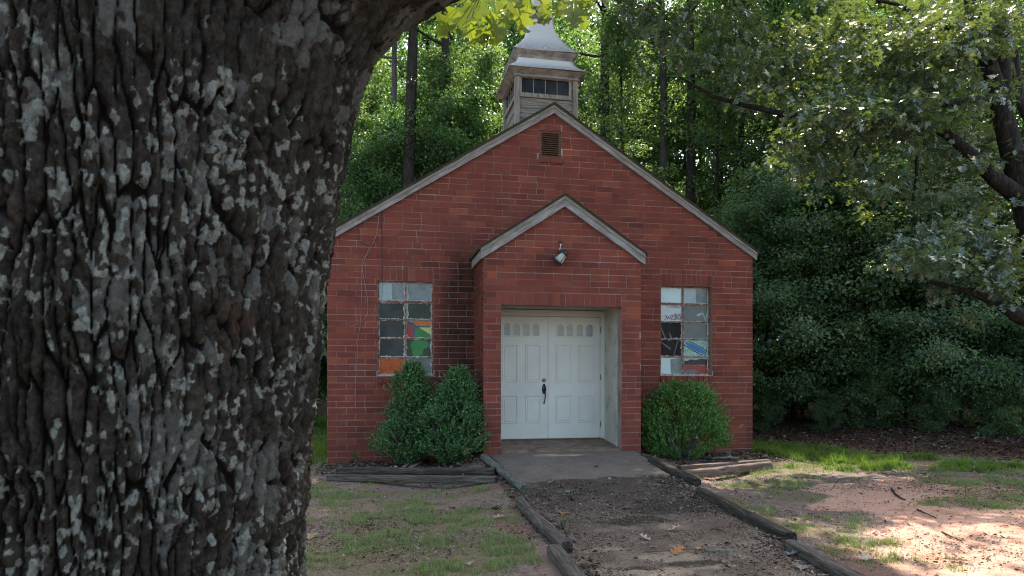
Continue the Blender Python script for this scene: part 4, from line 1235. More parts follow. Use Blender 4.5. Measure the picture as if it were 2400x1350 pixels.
cable([(889, 497), (884, 540), (878, 562), (862, 594), (853, 612), (850, 636), (858, 680), (862, 712), (861, 735), (850, 752), (830, 763), (808, 768)], .0045, CAB_P, "pale cable curling across the bricks and ending in a loose tail beside the left window")
cable([(868, 574), (858, 598), (849, 612), (848, 640), (847, 700), (845, 755), (839, 800), (836, 860), (834, 900), (834, 960)], .0040, CAB_P, "thin pale cable hanging straight down to the left of the window")
cable([(891, 470), (894, 520), (896, 600), (896, 660), (895, 705)], .0035, CAB_D, "thin dark cable hanging from the roof edge over the left window's top pane")
cable([(838, 512), (839, 540), (842, 560), (850, 571), (868, 575), (880, 560)], .0035, CAB_D, "short dark cable looping from the eave to the bricks")
# ------------------------------------------------------------------ leaves
def unit(v): return v / (np.linalg.norm(v, axis=-1, keepdims=True) + 1e-9)
def leaf_quads(C, axis, up, L, Wd, rs, fold=.25):
    """one bent four-cornered leaf at each point C, pointing along AXIS, its face turned to UP"""
    n = len(C)
    axis = unit(axis); side = unit(np.cross(axis, up)); nrm = np.cross(side, axis)
    L = L[:, None]; Wd = Wd[:, None]
    a = C; t = C + axis * L - nrm * L * .12
    m = C + axis * L * .45
    l = m + side * Wd * .5 + nrm * Wd * fold; r = m - side * Wd * .5 + nrm * Wd * fold
    V = np.stack([a, l, t, r], 1).reshape(-1, 3)
    F = np.arange(4 * n).reshape(n, 4)
    return V, F
OAK_HALF = [(0, .012), (.09, .05), (.17, .24), (.15, .31), (.26, .27), (.31, .10), (.40, .12), (.50, .36), (.49, .45), (.58, .40), (.63, .30), (.64, .14), (.73, .13), (.80, .26), (.86, .23), (.88, .10), (1.0, .0)]
def lobed(C, axis, up, L, rs, fold=.16, droop=.12):
    """lobed oak leaves: two half blades sharing the midrib"""
    n = len(C); axis = unit(axis); side = unit(np.cross(axis, up)); nrm = np.cross(side, axis)
    pts = OAK_HALF; k = len(pts)
    V = np.zeros((n, 2 * k, 3))
    for s, sg in ((0, 1), (1, -1)):
        for i, (x, w) in enumerate(pts):
            jit = 1 + .12 * rs.standard_normal(n)
            ww = w * L * jit
            V[:, s * k + i] = C + axis * (x * L)[:, None] + side * (sg * ww)[:, None] + nrm * (ww * fold - droop * L * x * x)[:, None]
    F = np.stack([np.arange(k), np.arange(2 * k - 1, k - 1, -1)])
    F = (np.arange(n) * 2 * k)[:, None, None] + F[None]
    return V.reshape(-1, 3), F.reshape(-1, k)
def dirs(rs, n):
    return unit(rs.standard_normal((n, 3)))
def clump_leaves(centers, radii, per, size, rs, flat=.55, droop=-.25, kind='quad', outw=0.0):
    """PER leaves round each clump centre, facing mostly up and out"""
    n = len(centers) * per
    C = np.repeat(centers, per, 0); R = np.repeat(radii, per)
    d = dirs(rs, n); rad = R * rs.random(n) ** .45
    off = d * rad[:, None]; off[:, 2] *= flat
    P = C + off
    ax = unit(off * [1, 1, .6] + rs.standard_normal((n, 3)) * R[:, None] * .55); ax[:, 2] += droop
    up = np.array([0, 0, 1.0]) + rs.standard_normal((n, 3)) * .42
    if outw:
        h = P * [1, 1, 0]; up = up * (1 - outw) + unit(h) * outw * 1.3
    L = size * np.exp(rs.standard_normal(n) * .22)
    rnd = np.clip(np.repeat(rs.random(len(centers)), per) * .55 + rs.random(n) * .45, 0, 1)
    if kind == 'quad':
        V, F = leaf_quads(P, ax, up, L, L * rs.uniform(.5, .75, n), rs)
        return V, F, rnd
    V, F = lobed(P, ax, up, L, rs)
    return V, F, np.repeat(rnd, 2)

LEAF = {
 'forest': m_leaf("woodland_leaf", [(0.0, (.055, .112, .074)), (0.5, (.092, .175, .098)), (0.85, (.13, .22, .095)), (1.0, (.20, .26, .07))], (.30, .46, .06), .38, .42, .6),
 'cool': m_leaf("cool_woodland_leaf", [(0.0, (0.0410, 0.1030, 0.0483)), (0.6, (0.0798, 0.1702, 0.0693)), (1.0, (0.1425, 0.2240, 0.0578))], (0.2280, 0.4256, 0.0630), .36, .44, .55),
 'oak': m_leaf("oak_leaf", [(0.0, (.036, .070, .054)), (0.6, (.060, .105, .072)), (1.0, (.10, .14, .05))], (.36, .48, .04), .17, .27, 1.0),
 'spray': m_leaf("young_oak_leaf", [(0.0, (.028, .050, .012)), (0.4, (.075, .115, .018)), (0.8, (.17, .22, .025)), (1.0, (.24, .26, .03))], (.30, .37, .012), .52, .40, .6, tm=.5),
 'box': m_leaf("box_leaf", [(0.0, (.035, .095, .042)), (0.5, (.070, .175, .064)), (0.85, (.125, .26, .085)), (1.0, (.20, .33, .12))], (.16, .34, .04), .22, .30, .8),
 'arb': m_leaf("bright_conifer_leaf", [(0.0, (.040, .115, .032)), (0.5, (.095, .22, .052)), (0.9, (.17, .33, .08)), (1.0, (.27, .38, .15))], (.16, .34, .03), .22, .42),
 'weed': m_leaf("weed_leaf", [(0.0, (.05, .085, .02)), (1.0, (.12, .15, .035))], (.28, .34, .04), .35, .5),
 'blade': m_leaf("grass_blade", [(0.0, (.36, .30, .21)), (0.25, (.22, .20, .12)), (0.38, (.10, .14, .055)), (0.75, (.13, .20, .065)), (1.0, (.20, .28, .085))], (.32, .42, .08), .35, .55),
 'lawn': m_leaf("lawn_blade", [(0.0, (.06, .095, .020)), (0.7, (.075, .135, .022)), (1.0, (.11, .17, .03))], (.28, .46, .03), .38, .55),
}
BARK = {'dark': m_bark("dark_bark", (.012, .010, .009), (.035, .030, .026), (.075, .066, .058)),
        'grey': m_bark("grey_bark", (.035, .035, .033), (.085, .085, .080), (.15, .15, .145), .5),
        'oak': m_bark("oak_limb_bark", (.007, .006, .005), (.020, .017, .015), (.048, .043, .038), .12)}

# ------------------------------------------------------------------ trees
def grow(seed, h, r0, crown_base, spread, limbs=16, lean=(0, 0), fork=None, up=.55):
    """trunk and limb polylines with radii, and the twig points that carry leaves"""
    r = random.Random(seed)
    tubes = []; tips = []
    N = 9
    ph = r.uniform(0, 6.28)
    trunk = []
    for i in range(N + 1):
        f = i / N
        trunk.append(np.array([lean[0] * f + .03 * h * math.sin(2.2 * f + ph) * f, lean[1] * f + .03 * h * math.cos(1.7 * f + ph) * f, h * f]))
    rad = [r0 * (1.25 if i == 0 else 1) * (1 - .80 * (i / N) ** 1.1) for i in range(N + 1)]
    tubes.append((trunk, rad, 9))
    def at(f):
        x = f * N; i = min(int(x), N - 1); return trunk[i] + (trunk[i + 1] - trunk[i]) * (x - i), rad[i] + (rad[i + 1] - rad[i]) * (x - i)
    az = r.uniform(0, 6.28)
    for k in range(limbs):
        f = crown_base + (1 - crown_base) * ((k + r.random() * .8) / limbs) ** .9
        f = min(f, .985)
        p, tr = at(f); az += 2.4 + r.uniform(-.4, .4)
        rel = (f - crown_base) / (1 - crown_base + 1e-6)
        ln = spread * (1.0 - .62 * rel ** 1.6) * r.uniform(.75, 1.15)
        el = up * (.35 + rel * 1.1) + r.uniform(-.15, .15)
        d = np.array([math.cos(az) * math.cos(el), math.sin(az) * math.cos(el), math.sin(el)])
        pts = [p]; q = p.copy(); M = 6
        for i in range(M):
            d = unit(d + np.array([r.uniform(-.22, .22), r.uniform(-.22, .22), r.uniform(-.12, .16)]))
            q = q + d * ln / M; pts.append(q.copy())
        lr = max(.012, min(tr * .55, .02 + ln * .016))
        tubes.append((pts, [lr * (1 - .82 * i / M) for i in range(M + 1)], 6))
        for i in range(1, M + 1):
            if i >= 2: tips.append(pts[i])
            for s in range(3 if i < M else 2):
                if i == 1 and s > 0: continue
                dd = unit(d + np.array([r.uniform(-1, 1), r.uniform(-1, 1), r.uniform(-.35, .45)]))
                l2 = ln * r.uniform(.14, .34); e = pts[i] + dd * l2
                mid = (pts[i] + e) / 2 + np.array([0, 0, .04 * l2])
                tubes.append(([pts[i], mid, e], [lr * .35, lr * .22, .006], 4))
                tips += [e, mid] if r.random() < .7 else [e]
    return tubes, np.array(tips)
def tree_meshes(name, seed, h, r0, crown_base, spread, limbs, per, size, leafmat, barkmat, rad=.5, kind='quad', flat=.5, lean=(0, 0), up=.55, root=None, outw=0.0):
    tubes, tips = grow(seed, h, r0, crown_base, spread, limbs, lean, None, up)
    rs = np.random.default_rng(seed)
    mb = MB()
    for pts, rr, s in tubes: mb.tube(pts, rr, s, cap=False)
    tips = tips + rs.standard_normal(tips.shape) * .10
    V, F, rnd = clump_leaves(tips, rad * rs.uniform(.6, 1.25, len(tips)), per, size, rs, flat, kind=kind, outw=outw)
    return mb, (V, F, rnd)
PROTO = {}
def proto(key, seed, h, r0, cb, spread, limbs, per, size, leafmat, barkmat, **kw):
    PROTO[key] = (seed, h, r0, cb, spread, limbs, per, size, leafmat, barkmat, kw)
BUILT = {}
def plant_tree(key, loc, rz, sc, label, group=None, cat="tree", name="tree", bark=None, sz=None):
    seed, h, r0, cb, spread, limbs, per, size, leafmat, barkmat, kw = PROTO[key]
    root = empty(name, loc, label, cat, group, rz)
    root.scale = (sc, sc, sz or sc)
    if key not in BUILT:
        mb, (V, F, rnd) = tree_meshes(name, seed, h, r0, cb, spread, limbs, per, size, leafmat, barkmat, **kw)
        t = mb.build("trunk", BARK[barkmat], root, True)
        c = fast_mesh("crown", V, F, LEAF[leafmat], root, None, {"rnd": rnd})
        BUILT[key] = (t, c)
    else:
        for src in BUILT[key]:
            o = src.copy(); COL.objects.link(o); o.parent = root
            if bark and src is BUILT[key][0]:
                o.material_slots[0].link = 'OBJECT'; o.material_slots[0].material = BARK[bark]
    return root
proto('tall_a', 101, 17.5, .29, .58, 3.4, 26, 15, .125, 'forest', 'dark', rad=.62)
proto('tall_b', 102, 17.0, .23, .60, 3.0, 24, 15, .12, 'cool', 'grey', rad=.60)
proto('tall_c', 103, 18.0, .36, .56, 3.6, 26, 17, .13, 'cool', 'dark', rad=.66)
proto('slim', 104, 15.5, .125, .58, 2.1, 22, 15, .115, 'forest', 'dark', rad=.52)
proto('pole_a', 121, 23.0, .30, .60, 3.2, 20, 16, .13, 'cool', 'dark', rad=.62)
proto('pole_b', 122, 22.0, .19, .60, 2.8, 18, 16, .12, 'forest', 'grey', rad=.6)
proto('fill', 109, 13.5, .10, .14, 2.6, 30, 20, .12, 'forest', 'dark', rad=.6, up=.5)
proto('fill_b', 110, 12.0, .09, .10, 2.5, 28, 20, .115, 'cool', 'dark', rad=.58, up=.5)
proto('under_a', 105, 6.2, .055, .04, 2.0, 30, 46, .068, 'cool', 'dark', rad=.44, up=.35, outw=.55)
proto('under_b', 106, 5.2, .05, .03, 1.9, 28, 46, .070, 'forest', 'dark', rad=.44, up=.3, outw=.55)
proto('under_d', 111, 5.6, .05, .12, 1.7, 20, 30, .10, 'forest', 'grey', rad=.40, up=.6, outw=.35)
proto('under_c', 107, 7.4, .06, .05, 2.2, 34, 40, .072, 'forest', 'grey', rad=.47, up=.4, outw=.55)
proto('bushy', 108, 2.6, .03, .02, 1.2, 18, 34, .09, 'forest', 'dark', rad=.32, up=.5)
tr = random.Random(5)
def stand(u, dist, dz=0.0):
    """a foot on the ground under pixel column u at a distance along the view"""
    p = CAM + (FWD + RGT * (u - 1200) / FPX) * dist
    return (p[0], p[1], g1(p[0], p[1]) - .05 + dz)
# trunks one can pick out, left of the belfry
T_ = plant_tree
T_('pole_a', stand(945, 23.2), .4, 1.0, "thick straight dark trunk behind the left roof slope, midway between big oak and belfry", "tall woodland trees behind the church")
T_('pole_b', stand(905, 24.5), 1.9, .95, "thinner trunk just left of the thick dark one behind the left roof slope", "tall woodland trees behind the church")
T_('pole_a', stand(1068, 24), 3.2, .9, "shadowed leafy trunk between the thick dark one and the belfry", "tall woodland trees behind the church")
T_('slim', stand(862, 28), 4.0, 1.0, "slender leaning tree close beside the big oak's trunk, over the left roof slope", "slender woodland trees behind the church")
# right of the belfry
T_('pole_a', stand(1437, 22.6), 2.2, .85, "black straight trunk rising just right of the belfry", "tall woodland trees behind the church")
T_('pole_b', stand(1547, 22.5), .9, .95, "pale grey slim straight trunk, second to the right of the belfry", "tall woodland trees behind the church")
T_('pole_a', stand(1603, 21.5), 5.1, .75, "dark slightly leaning trunk behind the middle of the right roof slope", "tall woodland trees behind the church")
T_('slim', stand(1735, 22), .3, 1.0, "left one of the two thin dark stems close together above the right eave", "slender woodland trees behind the church")
T_('slim', stand(1757, 23), 2.6, 1.05, "right one of the two thin dark stems close together above the right eave", "slender woodland trees behind the church")
T_('pole_a', stand(1850, 20.6), 3.4, .6, "dark trunk standing in a bright gap to the right of the church's right eave", "tall woodland trees behind the church", bark='dark')
T_('slim', stand(1882, 22), 1.2, 1.1, "thin stem right beside the trunk in the bright gap, right of the church", "slender woodland trees behind the church")
T_('slim', stand(2145, 19), 5.0, 1.05, "thin dark forked stem among the bright leaves left of the big leaning oak", "slender woodland trees behind the church")
# the closed wood further in: nothing tells these apart
lab = "leafy woodland tree standing deep in the wood behind the church"
for i, (u, dist, k, sc) in enumerate([(800, 34, 'tall_c', 1), (1000, 33, 'tall_c', 1), (1120, 34, 'tall_c', 1.05), (1230, 30, 'tall_b', 1), (1330, 33, 'tall_c', 1.0), (1390, 37, 'tall_a', 1.1), (1500, 34, 'tall_a', 1.1), (1660, 31, 'tall_b', 1.1),
     (1800, 31, 'tall_c', 1.05), (1950, 29, 'tall_a', 1.05), (2070, 28, 'tall_c', 1), (2230, 27, 'tall_b', 1.1), (2380, 26, 'tall_a', 1.0), (2520, 24, 'tall_c', .9), (700, 33, 'tall_b', 1.1), (1990, 22, 'tall_b', .8), (2290, 21, 'tall_a', .75), (1700, 27, 'tall_c', .8)]):
    T_(k, stand(u, dist), tr.uniform(0, 6.28), sc, lab, "deep woodland trees")
lab = "middle-height leafy tree filling the wood behind the church"
for i, (u, dist, k, sc) in enumerate([(870, 33, 'fill_b', 1.1), (985, 31, 'fill_b', 1.2), (1100, 31, 'fill_b', 1.1), (1180, 29, 'fill_b', 1.1), (1370, 29, 'fill', 1.1), (1490, 29, 'fill_b', 1.15), (1620, 28, 'fill', 1.1), (1790, 27, 'fill_b', 1.1), (1960, 26, 'fill', 1.0), (2110, 25, 'fill_b', 1.0), (2270, 23.5, 'fill', .95), (2420, 22, 'fill_b', .95), (830, 29, 'fill_b', .95), (1010, 28.5, 'fill_b', .9), (930, 30, 'fill_b', 1.15), (1050, 27.5, 'fill_b', .95), (880, 27, 'fill_b', .95), (965, 27.5, 'fill_b', 1.0), (1120, 27.5, 'fill_b', .95), (905, 23.9, 'fill_b', .86), (1092, 23.6, 'fill_b', .84), (1005, 24.6, 'fill_b', .88), (865, 24.4, 'fill_b', .84), (1025, 30, 'fill_b', 1.15), (1140, 30, 'fill_b', 1.1), (1530, 33, 'fill', 1.2), (1710, 32, 'fill', 1.2), (1880, 30, 'fill_b', 1.2), (2050, 32, 'fill', 1.2)]):
    T_(k, stand(u, dist), tr.uniform(0, 6.28), sc, lab, "middle-height trees of the wood")
lab = "slender young tree filling the gaps behind the church roof"
for i, (u, dist, sc) in enumerate([(830, 25, .75), (1010, 24, .8), (1130, 25, .8), (1480, 22, .8), (1580, 27, .9), (1660, 21, .75), (1920, 20, .75), (2040, 19, .7), (2220, 17.5, .65)]):
    T_('slim', stand(u, dist), tr.uniform(0, 6.28), sc, lab, "young trees filling the wood")
# the dark wall of saplings along the wood's edge, right of the church, and a few on the left
lab = "dark leafy sapling in the thicket along the wood's edge right of the church"
for i, (u, dist, k, sc) in enumerate([(1790, 17.2, 'under_a', .90), (1845, 17.9, 'under_b', 1.25), (1925, 16.7, 'under_d', .85), (1985, 17.8, 'under_c', .95), (2055, 16.3, 'under_d', 1.0), (2125, 17.0, 'under_a', 1.05), (2190, 15.6, 'under_b', .95),
     (2255, 16.1, 'under_d', 1.05), (2325, 15.1, 'under_c', .62), (2400, 14.8, 'under_d', .85), (2480, 14.6, 'under_b', .9), (1760, 19.5, 'under_d', .9), (1880, 20.5, 'under_a', .85), (2020, 20.2, 'under_c', .8), (2160, 19.5, 'under_b', 1.2), (2300, 18.8, 'under_c', .9), (2440, 17.8, 'under_a', 1.0),
     (1700, 20.5, 'under_b', .75), (1640, 21, 'under_d', .7)]):
    T_(k, stand(u, dist), tr.uniform(0, 6.28), sc, lab, "saplings of the thicket right of the church", name="sapling")
lab = "leafy sapling behind the left roof slope beside the big oak's trunk"
for i, (u, dist, k, sc) in enumerate([(860, 26, 'under_c', 1.15), (800, 27, 'under_a', 1.2), (930, 25, 'under_c', 1.1), (1010, 27, 'under_b', 1.3), (690, 27.5, 'under_a', 1.1), (1090, 26, 'under_a', 1.2)]):
    T_(k, stand(u, dist), tr.uniform(0, 6.28), sc, lab, "saplings behind the left of the church", name="sapling")
T_('bushy', stand(712, 19.5), 1.0, 1.25, "light green bushy sapling between the big oak's trunk and the church corner", None, "sapling", "sapling", sz=1.55)
for i, (u, dist, sc, l) in enumerate([(2040, 15.6, .50, "low pale-leaved bush at the wood's edge, beyond the middle of the lit grass strip"), (1800, 16.6, .36, "small bush at the wood's edge nearest the church corner"), (1940, 15.9, .32, "little bush at the wood's edge between the church corner's bush and the pale-leaved one"), (2200, 14.8, .40, "low dark bush at the wood's edge right of the pale-leaved one"), (2340, 14.2, .42, "low bush at the wood's edge at the picture's right")]):
    T_('bushy', stand(u, dist), tr.uniform(0, 6.28), sc, l, "low bushes at the wood's edge", "bush", "bush")

# the leaning oak at the right edge
def big_right_oak():
    P = lambda u, v, d: PD(u, v, d)
    d0 = 12.5
    foot = P(2470, 885, d0); foot[2] = g1(foot[0], foot[1]) - .1
    root = empty("oak_tree", foot, "big oak leaning in from the right edge with a heavy dark limb and lobed leaves", "tree")
    mb = MB(); px = d0 / FPX
    trunk = [foot, P(2462, 800, d0), P(2440, 620, d0), P(2405, 470, d0), P(2368, 340, d0), P(2335, 210, d0), P(2300, 90, d0 + .3), P(2262, -40, d0 + .6), P(2235, -160, d0 + .8)]
    mb.tube(trunk, [42 * px, 36 * px, 32 * px, 30 * px, 24 * px, 19 * px, 15 * px, 12 * px, 8 * px], 12)
    mb.tube([P(2352, 290, d0), P(2352, 180, d0 + .3), P(2350, 60, d0 + .5), P(2352, -60, d0 + .8), P(2356, -200, d0 + 1)], [19 * px, 16 * px, 15 * px, 13 * px, 9 * px], 10)
    mb.tube([P(2402, 470, d0), P(2340, 425, d0 - .2), P(2285, 372, d0 - .3), P(2235, 325, d0 - .4), P(2190, 300, d0 - .3), P(2120, 262, d0 - .2)], [22 * px, 18 * px, 15 * px, 11 * px, 7 * px, 4 * px], 10)
    mb.tube([P(2470, 560, d0), P(2425, 300, d0 + .6), P(2395, 250, d0 + .8), P(2380, 120, d0 + 1)], [16 * px, 14 * px, 10 * px, 6 * px], 8)
    limb2 = [P(2452, 700, d0 - .2), P(2395, 745, d0 - .9), P(2350, 715, d0 - 1.2), P(2290, 690, d0 - 1.3), P(2180, 660, d0 - 1.4)]
    mb.tube(limb2, [20 * px, 17 * px, 13 * px, 8 * px, 4 * px], 8)
    limb3 = [P(2340, 225, d0), P(2180, 250, d0 - .6), P(2010, 285, d0 - .9), P(1850, 270, d0 - .8), P(1742, 246, d0 - .6), P(1672, 226, d0 - .5), P(1640, 208, d0 - .4), P(1588, 178, d0 - .2)]
    mb.tube(limb3, [10 * px, 9 * px, 8 * px, 6.5 * px, 5.5 * px, 4.5 * px, 3.5 * px, 1.5 * px], 8)
    limb4 = [P(2300, 100, d0 + .3), P(2210, 60, d0), P(2100, 10, d0 - .2), P(1960, -20, d0 - .3), P(1800, -40, d0 - .3)]
    mb.tube(limb4, [7 * px, 5 * px, 4 * px, 3 * px, 2 * px], 7)
    mb.tube([P(2165, 250, d0 - .5), P(2150, 330, d0 - .6), P(2148, 420, d0 - .7), P(2140, 470, d0 - .7)], [5 * px, 4 * px, 4 * px, 3 * px], 6)
    mb.tube([P(2120, 470, d0 - .5), P(2000, 370, d0 - .6), P(2030, 300, d0 - .6), P(2055, 250, d0 - .6)], [4 * px, 4 * px, 3 * px, 2 * px], 6)
    rs = np.random.default_rng(77)
    cs = []
    # leaf sprays hang along the limbs; (u, v, spread u, spread v, count)
    for (u, v, su, sv, n, dd) in ((2180, 120, 150, 110, 110, 0), (2000, 90, 140, 80, 62, -.2), (2250, 330, 120, 90, 50, .4), (2060, 300, 150, 90, 66, -.4), (1820, 180, 120, 70, 36, -.5), (1690, 100, 110, 70, 40, -.3), (2240, 560, 110, 60, 38, -1.2), (2310, 640, 90, 60, 36, -1.2), (2150, 600, 60, 40, 16, -1.3),
                               (1990, 265, 130, 40, 34, -1.25), (2120, 250, 80, 50, 20, -1.2), (2200, 60, 120, 50, 22, -.9), (2350, 440, 60, 60, 14, .6), (2340, 30, 70, 60, 22, -.4), (1930, 350, 110, 70, 40, -.3), (1540, 50, 90, 50, 22, -.2), (2080, 430, 120, 60, 36, -.3), (2290, 225, 40, 30, 6, -.9)):
        for _ in range(n):
            cs.append(P(u + rs.normal() * su * .6, v + rs.normal() * sv * .6, d0 + dd + rs.normal() * .55))
    cs = np.array(cs)
    V, F, rnd = clump_leaves(cs, rs.uniform(.16, .36, len(cs)), 25, .128, rs, .45, -.35, 'lobed')
    # twigs that carry the sprays: short stems into each clump from its side
    for c in cs[::3]:
        e = c + np.array([rs.normal() * .25, rs.normal() * .2, .10 + abs(rs.normal()) * .15]); mb.tube([e, (c + e) / 2, c], [.008, .006, .003], 4, cap=False)
    under(root, mb.build("trunk", BARK['oak'], None, True))
    under(root, fast_mesh("crown", V, F, LEAF['oak'], None, None, {"rnd": rnd}))
big_right_oak()

# ------------------------------------------------------------------ the near oak on the left
def m_oak_bark():
    t = NT("furrowed_oak_bark")
    v = t.mapped((1, 1, .6)); n1 = t.noise(34, 6, 0.72, v); n2 = t.noise(9, 5, 0.65, t.coords()); n3 = t.noise(110, 4, 0.7, t.coords())
    h = t.attr("plate")
    n5 = t.noise(75, 6, 0.8, v)
    base = t.ramp(n1, [(0.3, (.019, .0162, .0138)), (0.5, (.041, .0352, .030)), (0.72, (.080, .071, .062))])
    base = t.mix(t.ramp(n5, [(0.36, 0.85), (0.5, 0.0)]), base, (.014, .012, .010))
    base = t.mix(t.ramp(n5, [(0.54, 0.0), (0.70, 0.65)]), base, (.105, .095, .086))
    base = t.mix(t.ramp(n2, [(0.5, 0.0), (0.72, 0.5)]), base, (.046, .046, .028))
    base = t.mix(t.ramp(n2, [(0.27, 0.6), (0.38, 0.0)]), base, (.090, .056, .038))
    col = t.mix(t.ramp(h, [(0.12, 0.0), (0.55, 1.0)]), (.010, .008, .007), base)
    pale = t.ramp(n3, [(0.32, (.135, .142, .125)), (0.62, (.285, .30, .27))])
    lm = t.math('ADD', t.attr("lichen"), t.math('MULTIPLY', t.math('SUBTRACT', n5, 0.5), 1.6))
    cm = t.math('ADD', t.attr("crust"), t.math('MULTIPLY', t.math('SUBTRACT', n5, 0.5), 1.6))
    col = t.mix(t.ramp(cm, [(0.45, 0.0), (0.6, 0.7)]), col, t.ramp(n3, [(0.3, (.085, .084, .076)), (0.7, (.165, .165, .152))]))
    col = t.mix(t.ramp(lm, [(0.42, 0.0), (0.64, 0.95)]), col, pale)
    t.bump(t.math('ADD', n1, t.math('MULTIPLY', n5, 0.9)), 1.0, 0.014)
    return t.done(col, 0.97, 0.06)
def near_oak():
    dist = 1.92; aoff = math.radians(-31.55)
    base_dir = FWD * math.cos(aoff) + RGT * math.sin(aoff)
    cx_, cy_ = (CAM + base_dir * dist)[:2]
    gz0 = g1(cx_, cy_)
    root = empty("oak_tree", (cx_, cy_, gz0), "huge foreground oak with furrowed lichen-spotted bark filling the picture's left", "tree")
    NP, NZ = 760, 760
    z_lo, z_hi = -.35, 2.95
    ph = np.linspace(-math.pi, math.pi, NP, endpoint=False)
    zz = np.linspace(z_lo, z_hi, NZ)
    PH, ZZ = np.meshgrid(ph, zz)
    R0 = .452
    # local x = camera right, local y = camera forward
    bz_ = np.array([-.4, .2, .97, 1.31, 1.67, 1.90, 2.14, 2.26, 2.38, 2.50, 2.62, 2.75, 2.95])
    bv = np.array([.22, .06, .000, .025, .064, .100, .155, .20, .305, .50, .74, 1.02, 1.48])
    B = np.interp(ZZ, bz_, bv)
    width = np.interp(ZZ, [0, 1.6, 2.2, 2.6, 2.95], [1.2, .95, .66, .50, .42])
    lobe = np.exp(-((PH - .10) / width) ** 2)
    flare = np.interp(ZZ, [-.4, .0, .5, 1.0], [.30, .18, .04, 0])
    R = R0 + B * lobe * np.where(ZZ > .97, 1, 0) + flare * (1 + .5 * np.sin(5 * PH + 1))
    R = R + .018 * np.sin(2 * PH + ZZ * .8) + .012 * np.sin(3 * PH - ZZ * 1.3 + 2)
    s = PH * R0
    # domain warp, then plates: tall cells split by furrows, with smaller cracks inside them
    wx = (fbm(s * 6, ZZ * 3.2, 3, 4) - .5) * .085 + (fbm(s * 40, ZZ * 22, 13, 3) - .5) * .022; wz = (fbm(s * 8, ZZ * 6, 4, 3) - .5) * .08 + (fbm(s * 40, ZZ * 22, 14, 3) - .5) * .04
    per = 2 * math.pi * R0
    rdg = np.abs(fbm((s + wx * 1.1) / .032, (ZZ + wz * .6) / .14, 12, 3) - .5) * 2
    f1, f2, cid = worley((s + wx * .55) / .027, (ZZ + wz) / .25 + 40, 1)
    edge = f2 - f1
    g1_, g2_, cid2 = worley((s + wx * 1.2) / .050, (ZZ + wz * 1.5) / .040 + 80, 2)
    edge2 = g2_ - g1_
    furrow = sstep(.01, .17, edge) * (.45 + .55 * sstep(.0, .16, rdg))
    crack = sstep(.0, .13, edge2)
    rough_ = fbm(s * 52, ZZ * 40, 33, 4)
    plate = np.clip(furrow * (.75 + .25 * crack) * (.50 + 1.0 * rough_), 0, 1)
    n_s = fbm(s * 90, ZZ * 62, 6, 4) - .5; n_m = fbm(s * 26, ZZ * 16, 7, 3) - .5
    H = -.021 * (1 - furrow) - .003 * (1 - crack) + .010 * (cid - .5) * plate + .004 * (cid2 - .5) * plate + .017 * n_s + .003 * n_m
    R = R + H
    big = fbm(s * 3.2, ZZ * 2.2, 21, 3)
    q1, q2, qid = worley((s + wx * .5) / .016, (ZZ + wz * .5) / .026 + 11, 31)
    l1 = fbm(s * 60, ZZ * 42, 22, 4); l2 = fbm(s * 9, ZZ * 5.5, 23, 3)
    zone = l2 * .6 + big * .5 + .05 * np.clip((1.75 - ZZ), -1, 1)
    lich = sstep(.66, .26, q1 + (l1 - .5) * 1.1) * (qid < np.clip((zone - .43) * 3.2, .02, .66)) * (.62 + .38 * _hash(np.floor(qid * 1e6), np.floor(qid * 1e5), 3)) * sstep(.08, .35, plate)
    lich = lich * sstep(2.45, 1.95, ZZ + .3 * (PH > .2))
    crust = sstep(.50, .60, fbm(s * 24, ZZ * 12, 25, 4) * .55 + .45 * fbm(s * 7, ZZ * 4, 26, 2)) * sstep(.10, .45, plate)
    X = R * np.cos(PH); Y = R * np.sin(PH)
    wxx = cx_ + X * RGT[0] + Y * FWD[0]; wyy = cy_ + X * RGT[1] + Y * FWD[1]
    V = np.stack([wxx - cx_, wyy - cy_, ZZ - gz0 + 0 * gz0], -1).reshape(-1, 3)
    V[:, 2] = ZZ.ravel() - gz0
    idx = np.arange(NP * NZ).reshape(NZ, NP)
    nxt = np.roll(idx, -1, 1)
    F = np.stack([idx[:-1], nxt[:-1], nxt[1:], idx[1:]], -1).reshape(-1, 4)
    trunk = fast_mesh("trunk", V, F, m_oak_bark(), root, {"plate": plate.ravel(), "lichen": lich.ravel() * .9, "crust": crust.ravel()}, smooth=True)
    # above the frame: the stem goes on and the limb reaches out over the path
    L0 = np.array([cx_, cy_, gz0])
    W = lambda x, y, z: np.array([x * RGT[0] + y * FWD[0], x * RGT[1] + y * FWD[1], z - gz0])
    mb = MB()
    mb.tube([W(0, .02, 2.6), W(-.1, .1, 4.2), W(-.25, .3, 6.2), W(-.3, .5, 8.5), W(-.1, .6, 10.5)], [.47, .38, .33, .26, .15], 16)
    limb = [W(.55, .06, 2.85), W(1.1, .12, 3.02), W(1.9, .5, 3.5), W(3.0, 1.6, 4.6), W(4.3, 3.4, 6.6), W(5.2, 5.2, 9.2), W(5.8, 7.4, 12.2)]
    mb.tube(limb, [.30, .26, .22, .19, .16, .12, .07], 14)
    mb.tube([W(-.25, .3, 6.0), W(.8, 2.2, 8.0), W(2.2, 5.0, 10.8), W(3.2, 8.0, 13.2)], [.22, .18, .12, .06], 10)
    mb.tube([W(-.2, .2, 5.4), W(-2, 1.6, 7.0), W(-3.4, 3.6, 8.6)], [.2, .15, .06], 10)
    mb.tube([W(-.3, .4, 7.6), W(1.6, 1.0, 9.2), W(4.2, 1.6, 10.0)], [.2, .13, .05], 10)
    twig0 = W(1.9, .5, 3.5)
    LB = mb.build("limb", BARK['oak'], root, True)
